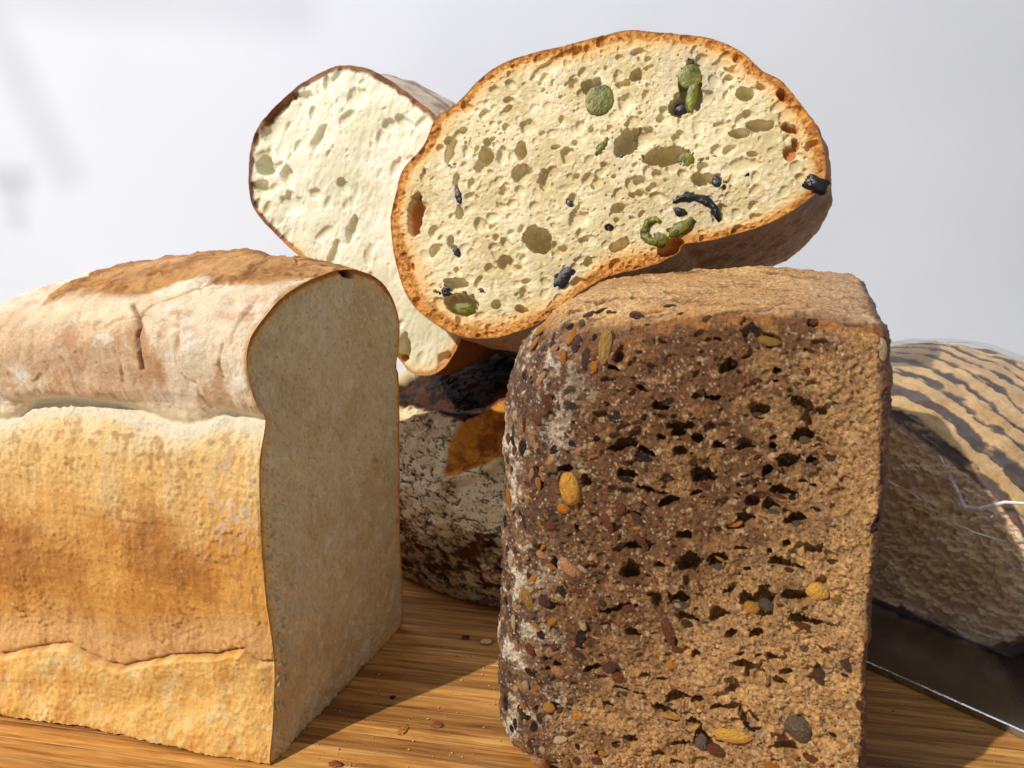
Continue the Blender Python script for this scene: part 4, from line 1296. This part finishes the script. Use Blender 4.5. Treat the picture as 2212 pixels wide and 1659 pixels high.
# ================================================================== SLATE AND WRAPPED LOAF (right)
s0, s1 = on_ground(1880, 1432, 0.25), on_ground(2212, 1580, 0.25)
sd_ = nrm(s1 - s0)
sp_ = np.array([-sd_[1], sd_[0], 0])
sl0, sl1 = s0 - sd_ * 3.5, s1 + sd_ * 16
m, nt, b = new_mat("dull_metal")
b.inputs['Metallic'].default_value = 1.0
vec = obj_coords(nt)
nt.links.new(ramp(nt, noise(nt, vec, 2.0, 6, 0.7), [(0.3, (0.30, 0.29, 0.28)), (0.7, (0.38, 0.37, 0.36))]), b.inputs['Base Color'])
b.inputs['Roughness'].default_value = 0.22
bp = nt.nodes.new('ShaderNodeBump'); bp.inputs['Distance'].default_value = 0.01 * CM
nt.links.new(noise(nt, vec, 8, 4), bp.inputs['Height'])
nt.links.new(bp.outputs[0], b.inputs['Normal'])
cor = [sl0, sl1, sl1 + sp_ * 22, sl0 + sp_ * 22]
cor = [np.array([p_[0], p_[1], 0]) for p_ in cor]
cen = sum(cor) / 4
ins = [p_ + nrm(cen - p_) * 0.06 for p_ in cor]
Vq = [(*p_[:2], 0.02) for p_ in cor] + [(*p_[:2], 0.22) for p_ in cor] + [(*p_[:2], 0.25) for p_ in ins]
Fq = [[3, 2, 1, 0], [8, 9, 10, 11]] + [[i, (i + 1) % 4, 4 + (i + 1) % 4, 4 + i] for i in range(4)] + [[4 + i, 4 + (i + 1) % 4, 8 + (i + 1) % 4, 8 + i] for i in range(4)]
slate = simple("metal_sheet", Vq, Fq, m, base=cen)
slate.location = Vector(cen) * CM
slate["label"] = "thin dark grey reflective metal sheet lying under the plastic wrapped loaf"
slate["category"] = "metal sheet"

h0, h1 = on_ground(1900, 1302, 0.27), on_ground(2130, 1398, 0.27)
hd = nrm(h1 - h0)
hn = np.array([hd[1], -hd[0], 0])
hn = hn if hn[0] < 0 else -hn
st_px = [(1740, 1232), (1900, 1302), (2020, 1350), (2130, 1398), (2190, 1392), (2250, 1350), (2262, 1262), (2228, 1180), (2196, 1118), (2125, 1044), (2050, 985), (1985, 937), (1920, 898), (1840, 862), (1740, 850), (1660, 880), (1640, 980), (1650, 1120), (1680, 1190)]
HF = Face((1960, 1120), h0, hn, st_px, rough=0.03, seed=7)
HAX = -hn
hs_base = HF.c + HAX * 4
hs_base[2] = 0.25
striped = thing("striped_sourdough", "cut sourdough with dark and floury rings on its crust, wrapped in clear film", "bread", hs_base)
G = 300
U, V, rim, phi = HF.grid(G)
q = np.stack([U, V, 0 * U], -1)
D = (fbm(q, 0.6, 3, 705) * 0.12 + fbm(q, (2.5, 3.5, 1), 4, 707, 0.6) * 0.12) * sstep(0, 0.4, rim)
w1, wv = worley(q, (2.6, 3.6, 1), 712)
D -= 0.12 * np.clip(1 - (w1 / 0.5) ** 2, 0, 1) ** .5 * sstep(0.1, 0.5, rim)
w1, wv = worley(q, (6, 8, 1), 713)
D -= 0.07 * np.clip(1 - (w1 / 0.5) ** 2, 0, 1) ** .5 * sstep(0.1, 0.3, rim)
Df = D.ravel().copy()
B = Bins(U, V)
nA, nB = fbm(q, 4, 3, 780).ravel(), fbm(q, 4, 3, 781).ravel()
for _ in range(420):
    r_ = 0.05 + 0.22 * rng.random() ** 3
    carve(B, Df, nA, nB, rng.uniform(-7, 8), rng.uniform(-4, 4), r_ * 1.4, r_ * .8, rng.uniform(-.3, .5), r_ * .8, 0.4)
D = Df.reshape(G, G) * sstep(0, .1, rim)
c = mix(lin((244, 216, 174)), lin((226, 192, 144)), sstep(-0.4, 0.5, fbm(q, 0.8, 4, 715)))
c = mix(c, lin((248, 234, 206)), sstep(1.0, 4.5, U) * 0.6)  # right end painted paler, as if direct light reached it
ring = sstep(0.22, 0.1, rim + 0.08 * nA.reshape(G, G))
c = mix(c, mix(lin((92, 46, 26)), lin((130, 72, 36)), sstep(-.3, .3, fbm(q, 3, 3, 716))), ring)
FQ = quads(G, G)
fr = (rim - 0.16).ravel()[FQ].mean(1)
Pf = HF.pos(U, V, D).reshape(-1, 3)
part("crumb", Pf, FQ[fr >= 0], c.reshape(-1, 3), M_SOFT, striped, hs_base)


def dome(scale, N, ns, L=15.5, grow=0.0):
    ph_ = ring_phis(N)
    R0_ = HF.R(ph_) + grow
    s_ = np.linspace(0, L, ns)
    S_ = s_[:, None] + 0 * ph_[None]
    k_ = np.sqrt(np.clip(1 - ((S_ - 6.0) / (L - 6.0 + 0.02)) ** 2, 0.0006, 1))
    k0 = math.sqrt(1 - (6.0 / (L - 6.0 + 0.02)) ** 2)
    vs = 1 + (k_ / k0 - 1) * 0.40
    us = 1 + (k_ / k0 - 1) * 0.30
    fall = np.clip(k_ / 0.55, 0, 1)
    U_, V_ = (R0_ * np.cos(ph_))[None] * us * fall, (R0_ * np.sin(ph_))[None]
    vb = V_.min()
    V_ = vb + (V_ - vb) * vs * fall
    return HF.pos(U_, V_ * scale + 0, 0 * S_) + S_[..., None] * HAX, S_


P, S = dome(1.0, 420, 260)
nn = grid_normals(P, True)
if ((P - P.mean(1, keepdims=True)) * nn).sum() < 0:
    nn = -nn
disp = (fbm(P, 0.5, 3, 740) * 0.10 + fbm(P, 3, 4, 741) * 0.04) * sstep(0, .6, S)
ringp = S * (1.0 - 0.02 * S) + 0.4 * fbm(P, 0.5, 3, 742) + 0.12 * fbm(P, 2.5, 3, 743) + 0.10 * ((P - HF.c) @ hd - 2) * 0.4
band = np.where(ringp < 2.0, np.interp(ringp, [0.05, 0.18, 0.3, 0.85, 1.0, 1.55, 1.8, 2.0], [-1, -1, 0.7, 0.7, -1.1, -1.1, 0.2, 0.8]), np.sin((ringp - 1.85) * 2 * np.pi / 1.0))
fl = sstep(-0.45, 0.15, band + 0.8 * fbm(P, (1.6, 1.6, 1.6), 5, 744, 0.65) + 0.34)
disp += 0.05 * fl * sstep(0, .6, S)
dk = mix(lin((50, 37, 33)), lin((86, 64, 54)), sstep(-.3, .4, fbm(P, 1.5, 4, 745)))
flc = mix(lin((228, 190, 130)), lin((206, 166, 112)), sstep(-.4, .5, fbm(P, 1.2, 4, 746)))
cb = mix(dk, flc, fl)
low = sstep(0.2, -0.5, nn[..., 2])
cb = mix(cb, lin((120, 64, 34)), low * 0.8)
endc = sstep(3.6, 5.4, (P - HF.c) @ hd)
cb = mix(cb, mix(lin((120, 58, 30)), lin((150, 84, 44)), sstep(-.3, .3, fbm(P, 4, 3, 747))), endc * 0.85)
Fb = quads(P.shape[0], P.shape[1], True, flip=True) + len(Pf)
Pz = (P + nn * disp[..., None]).reshape(-1, 3)
Pz[:, 2] = np.maximum(Pz[:, 2], 0.27)
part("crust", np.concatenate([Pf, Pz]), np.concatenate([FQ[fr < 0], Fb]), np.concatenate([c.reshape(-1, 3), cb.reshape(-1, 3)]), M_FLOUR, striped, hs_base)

# clear film round the striped loaf
m, nt, b = new_mat("clear_film")
nt.nodes.remove(b)
out = nt.nodes['Material Output']
tr = nt.nodes.new('ShaderNodeBsdfTransparent')
tr.inputs[0].default_value = (0.97, 0.97, 0.97, 1)
gl = nt.nodes.new('ShaderNodeBsdfGlossy')
gl.inputs['Roughness'].default_value = 0.06
lw = nt.nodes.new('ShaderNodeLayerWeight')
lw.inputs['Blend'].default_value = 0.5
fp = nt.nodes.new('ShaderNodeMath'); fp.operation = 'POWER'
fp.inputs[1].default_value = 5
nt.links.new(lw.outputs['Facing'], fp.inputs[0])
fz = nt.nodes.new('ShaderNodeMapRange')
fz.inputs['To Min'].default_value = 0.06
fz.inputs['To Max'].default_value = 0.4
nt.links.new(fp.outputs[0], fz.inputs['Value'])
vec = obj_coords(nt)
bp = nt.nodes.new('ShaderNodeBump'); bp.inputs['Distance'].default_value = 0.05 * CM
nt.links.new(noise(nt, vec, 0.9, 4, 0.6), bp.inputs['Height'])
nt.links.new(bp.outputs[0], gl.inputs['Normal'])
ms = nt.nodes.new('ShaderNodeMixShader')
nt.links.new(fz.outputs[0], ms.inputs[0])
nt.links.new(tr.outputs[0], ms.inputs[1])
nt.links.new(gl.outputs[0], ms.inputs[2])
hz_ = nt.nodes.new('ShaderNodeBsdfDiffuse')
hz_.inputs[0].default_value = (0.9, 0.9, 0.92, 1)
m2_ = nt.nodes.new('ShaderNodeMixShader')
m2_.inputs[0].default_value = 0.05
nt.links.new(ms.outputs[0], m2_.inputs[1])
nt.links.new(hz_.outputs[0], m2_.inputs[2])
nt.links.new(m2_.outputs[0], out.inputs['Surface'])
M_FILM = m
film = thing("plastic_wrap", "clear glossy plastic film with sharp creases stretched over the striped loaf", "plastic wrap", hs_base)
P, S = dome(1.0, 160, 90, L=16.2, grow=0.28)
nn = grid_normals(P, True)
if ((P - P.mean(1, keepdims=True)) * nn).sum() < 0:
    nn = -nn
rid = 1 - np.abs(fbm(P, (0.35, 0.35, 0.5), 3, 760))
P = P + nn * (0.10 * sstep(.75, 1, rid) + 0.06 * fbm(P, .8, 3, 761) + 0.05)[..., None]
P[..., 2] = np.maximum(P[..., 2], 0.26)
part("sheet", P.reshape(-1, 3), quads(P.shape[0], P.shape[1], True, flip=True), None, M_FILM, film, hs_base)
# front sheet across the cut face
G = 90
U, V, rim, phi = HF.grid(G)
q = np.stack([U, V, 0 * U], -1)
Rr = 1 + 0.28 / HF.R(phi)
D = 0.32 + 0.12 * fbm(q, 0.5, 3, 765) + 0.14 * sstep(.8, 1, 1 - np.abs(fbm(q, (0.3, 0.5, 1), 3, 766)))
D = D * sstep(0, 0.7, rim)
Pw = HF.pos(U * Rr, V * Rr, D).reshape(-1, 3)
Pw[:, 2] = np.maximum(Pw[:, 2], 0.26)
part("sheet", Pw, quads(G, G), None, M_FILM, film, hs_base)
m, nt, b = new_mat("film_highlight")
b.inputs['Base Color'].default_value = (0.85, 0.85, 0.86, 1)
b.inputs['Roughness'].default_value = 0.12
b.inputs['Specular IOR Level'].default_value = 0.9
nn_ = noise(nt, obj_coords(nt), 1.2, 3)
nt.links.new(ramp(nt, nn_, [(0.35, (0.55, 0.55, 0.56)), (0.6, (0.9, 0.9, 0.9))]), b.inputs['Base Color'])
nt.links.new(ramp(nt, nn_, [(0.34, (0.1, 0.1, 0.1)), (0.55, (0.95, 0.95, 0.95))]), b.inputs['Alpha'])
M_HIGHLIGHT = m


def crease_highlight(pts, r):  # thin pale tubes standing in for highlights along the film's creases
    P_ = [on_plane(x, y, HF.c + hn * 0.42, hn) for x, y in pts]
    dn = []
    for i in range(len(P_) - 1):
        for t in np.linspace(0, 1, 8, endpoint=False):
            dn.append(P_[i] * (1 - t) + P_[i + 1] * t)
    dn.append(P_[-1])
    dn = np.array(dn)
    tn = np.gradient(dn, axis=0)
    tn /= np.linalg.norm(tn, axis=1, keepdims=True)
    sd2 = np.cross(tn, hn)
    sd2 /= np.linalg.norm(sd2, axis=1, keepdims=True)
    rr_ = r * (0.35 + 0.65 * np.sin(np.linspace(0.15, np.pi - 0.15, len(dn))))[:, None]
    ringp_ = [sd2 * rr_ * math.cos(a) + hn * rr_ * 0.8 * math.sin(a) for a in np.linspace(0, 2 * np.pi, 6, endpoint=False)]
    Pq = np.stack([dn + k_ for k_ in ringp_], 1)
    part("crease_highlight", Pq.reshape(-1, 3), quads(len(dn), 6, True), None, M_HIGHLIGHT, film, hs_base)


crease_highlight([(2030, 985), (2048, 1020), (2066, 1058), (2085, 1097), (2120, 1099), (2170, 1085), (2225, 1088)], 0.075)
crease_highlight([(1960, 1058), (2010, 1095), (2060, 1130), (2110, 1152), (2170, 1170)], 0.03)
crease_highlight([(1905, 1035), (1960, 1058)], 0.02)

# ================================================================== CRUMBS ON THE BOARD
def chunk(n, x, y, size, rgb, label, seed, name="crumb", flat=0.6):
    m_ = seed_mat(name + "_tone", rgb, 0.7, 0.3)
    p_ = on_ground(x, y)
    th, ph = np.meshgrid(np.linspace(0, np.pi, 16), np.linspace(0, 2 * np.pi, 22, endpoint=False), indexing='ij')
    d_ = np.stack([np.sin(th) * np.cos(ph), np.sin(th) * np.sin(ph), np.cos(th)], -1)
    k_ = 1 + 0.55 * fbm(d_, 1.7, 4, seed, 0.65)
    V_ = d_ * k_[..., None] * np.array(size) * 0.36
    V_[..., 2] *= flat
    V_[..., 2] -= V_[..., 2].min() + 0.02
    me = mesh_raw(name, V_.reshape(-1, 3), quads(16, 22, True), None)
    me.materials.append(m_)
    o = bpy.data.objects.new(name, me)
    COL.objects.link(o)
    o.location = Vector((p_[0], p_[1], 0)) * CM
    o["label"] = label
    o["category"] = "crumb"
    o["group"] = "larger crumbs on the cutting board"


chunk(0, 848, 1508, (0.2, 0.2, 0.16), (22, 22, 24), "small black crumb in the shadow of the white loaf", 801)
chunk(1, 871, 1577, (0.42, 0.55, 0.2), (176, 116, 34), "golden brown crust flake where shadow meets sunlit board", 802, flat=.35)
chunk(2, 945, 1567, (0.5, 0.32, 0.22), (128, 76, 36), "reddish brown crumb on sunlit board near the seeded rye", 803, flat=.35)
chunk(3, 725, 1652, (0.5, 0.3, 0.25), (136, 70, 30), "dark brown crumb at the bottom edge of the picture", 804, flat=.4)
chunk(4, 1050, 1388, (0.5, 0.36, 0.24), (206, 184, 122), "pale yellow crumb in the dark gap before the round sourdough", 805, flat=.5)
chunk(5, 1005, 1378, (0.36, 0.34, 0.2), (48, 30, 20), "blackish crumb beside the pale yellow crumb", 806, flat=.4)
# fine dust of crumbs
pts, Fl = [], []
oc = np.array([(1, 0, 0), (-1, 0, 0), (0, 1, 0), (0, -1, 0), (0, 0, 1), (0, 0, -1)], float)
of = np.array([(0, 2, 4), (2, 1, 4), (1, 3, 4), (3, 0, 4), (2, 0, 5), (1, 2, 5), (3, 1, 5), (0, 3, 5)])
for i in range(420):
    x = random.uniform(600, 1110) if i < 320 else random.uniform(1870, 2212)
    y = random.uniform(1400, 1659) if i < 320 else random.uniform(1500, 1659)
    p_ = on_ground(x, y)
    r_ = 0.012 + 0.035 * random.random() ** 4
    Fl.append(of + len(pts) * 6)
    pts.append(oc * r_ * np.array([random.uniform(.7, 1.3), random.uniform(.7, 1.3), random.uniform(.6, 1)]) + p_ + np.array([0, 0, r_ * 0.5]))
me = mesh_raw("fine_crumbs", np.concatenate(pts), np.concatenate(Fl), None)
me.materials.append(SEEDM['cream'])
o = bpy.data.objects.new("fine_crumbs", me)
COL.objects.link(o)
o["kind"] = "stuff"
o["label"] = "fine pale crumbs scattered over the bamboo board"
o["category"] = "crumbs"
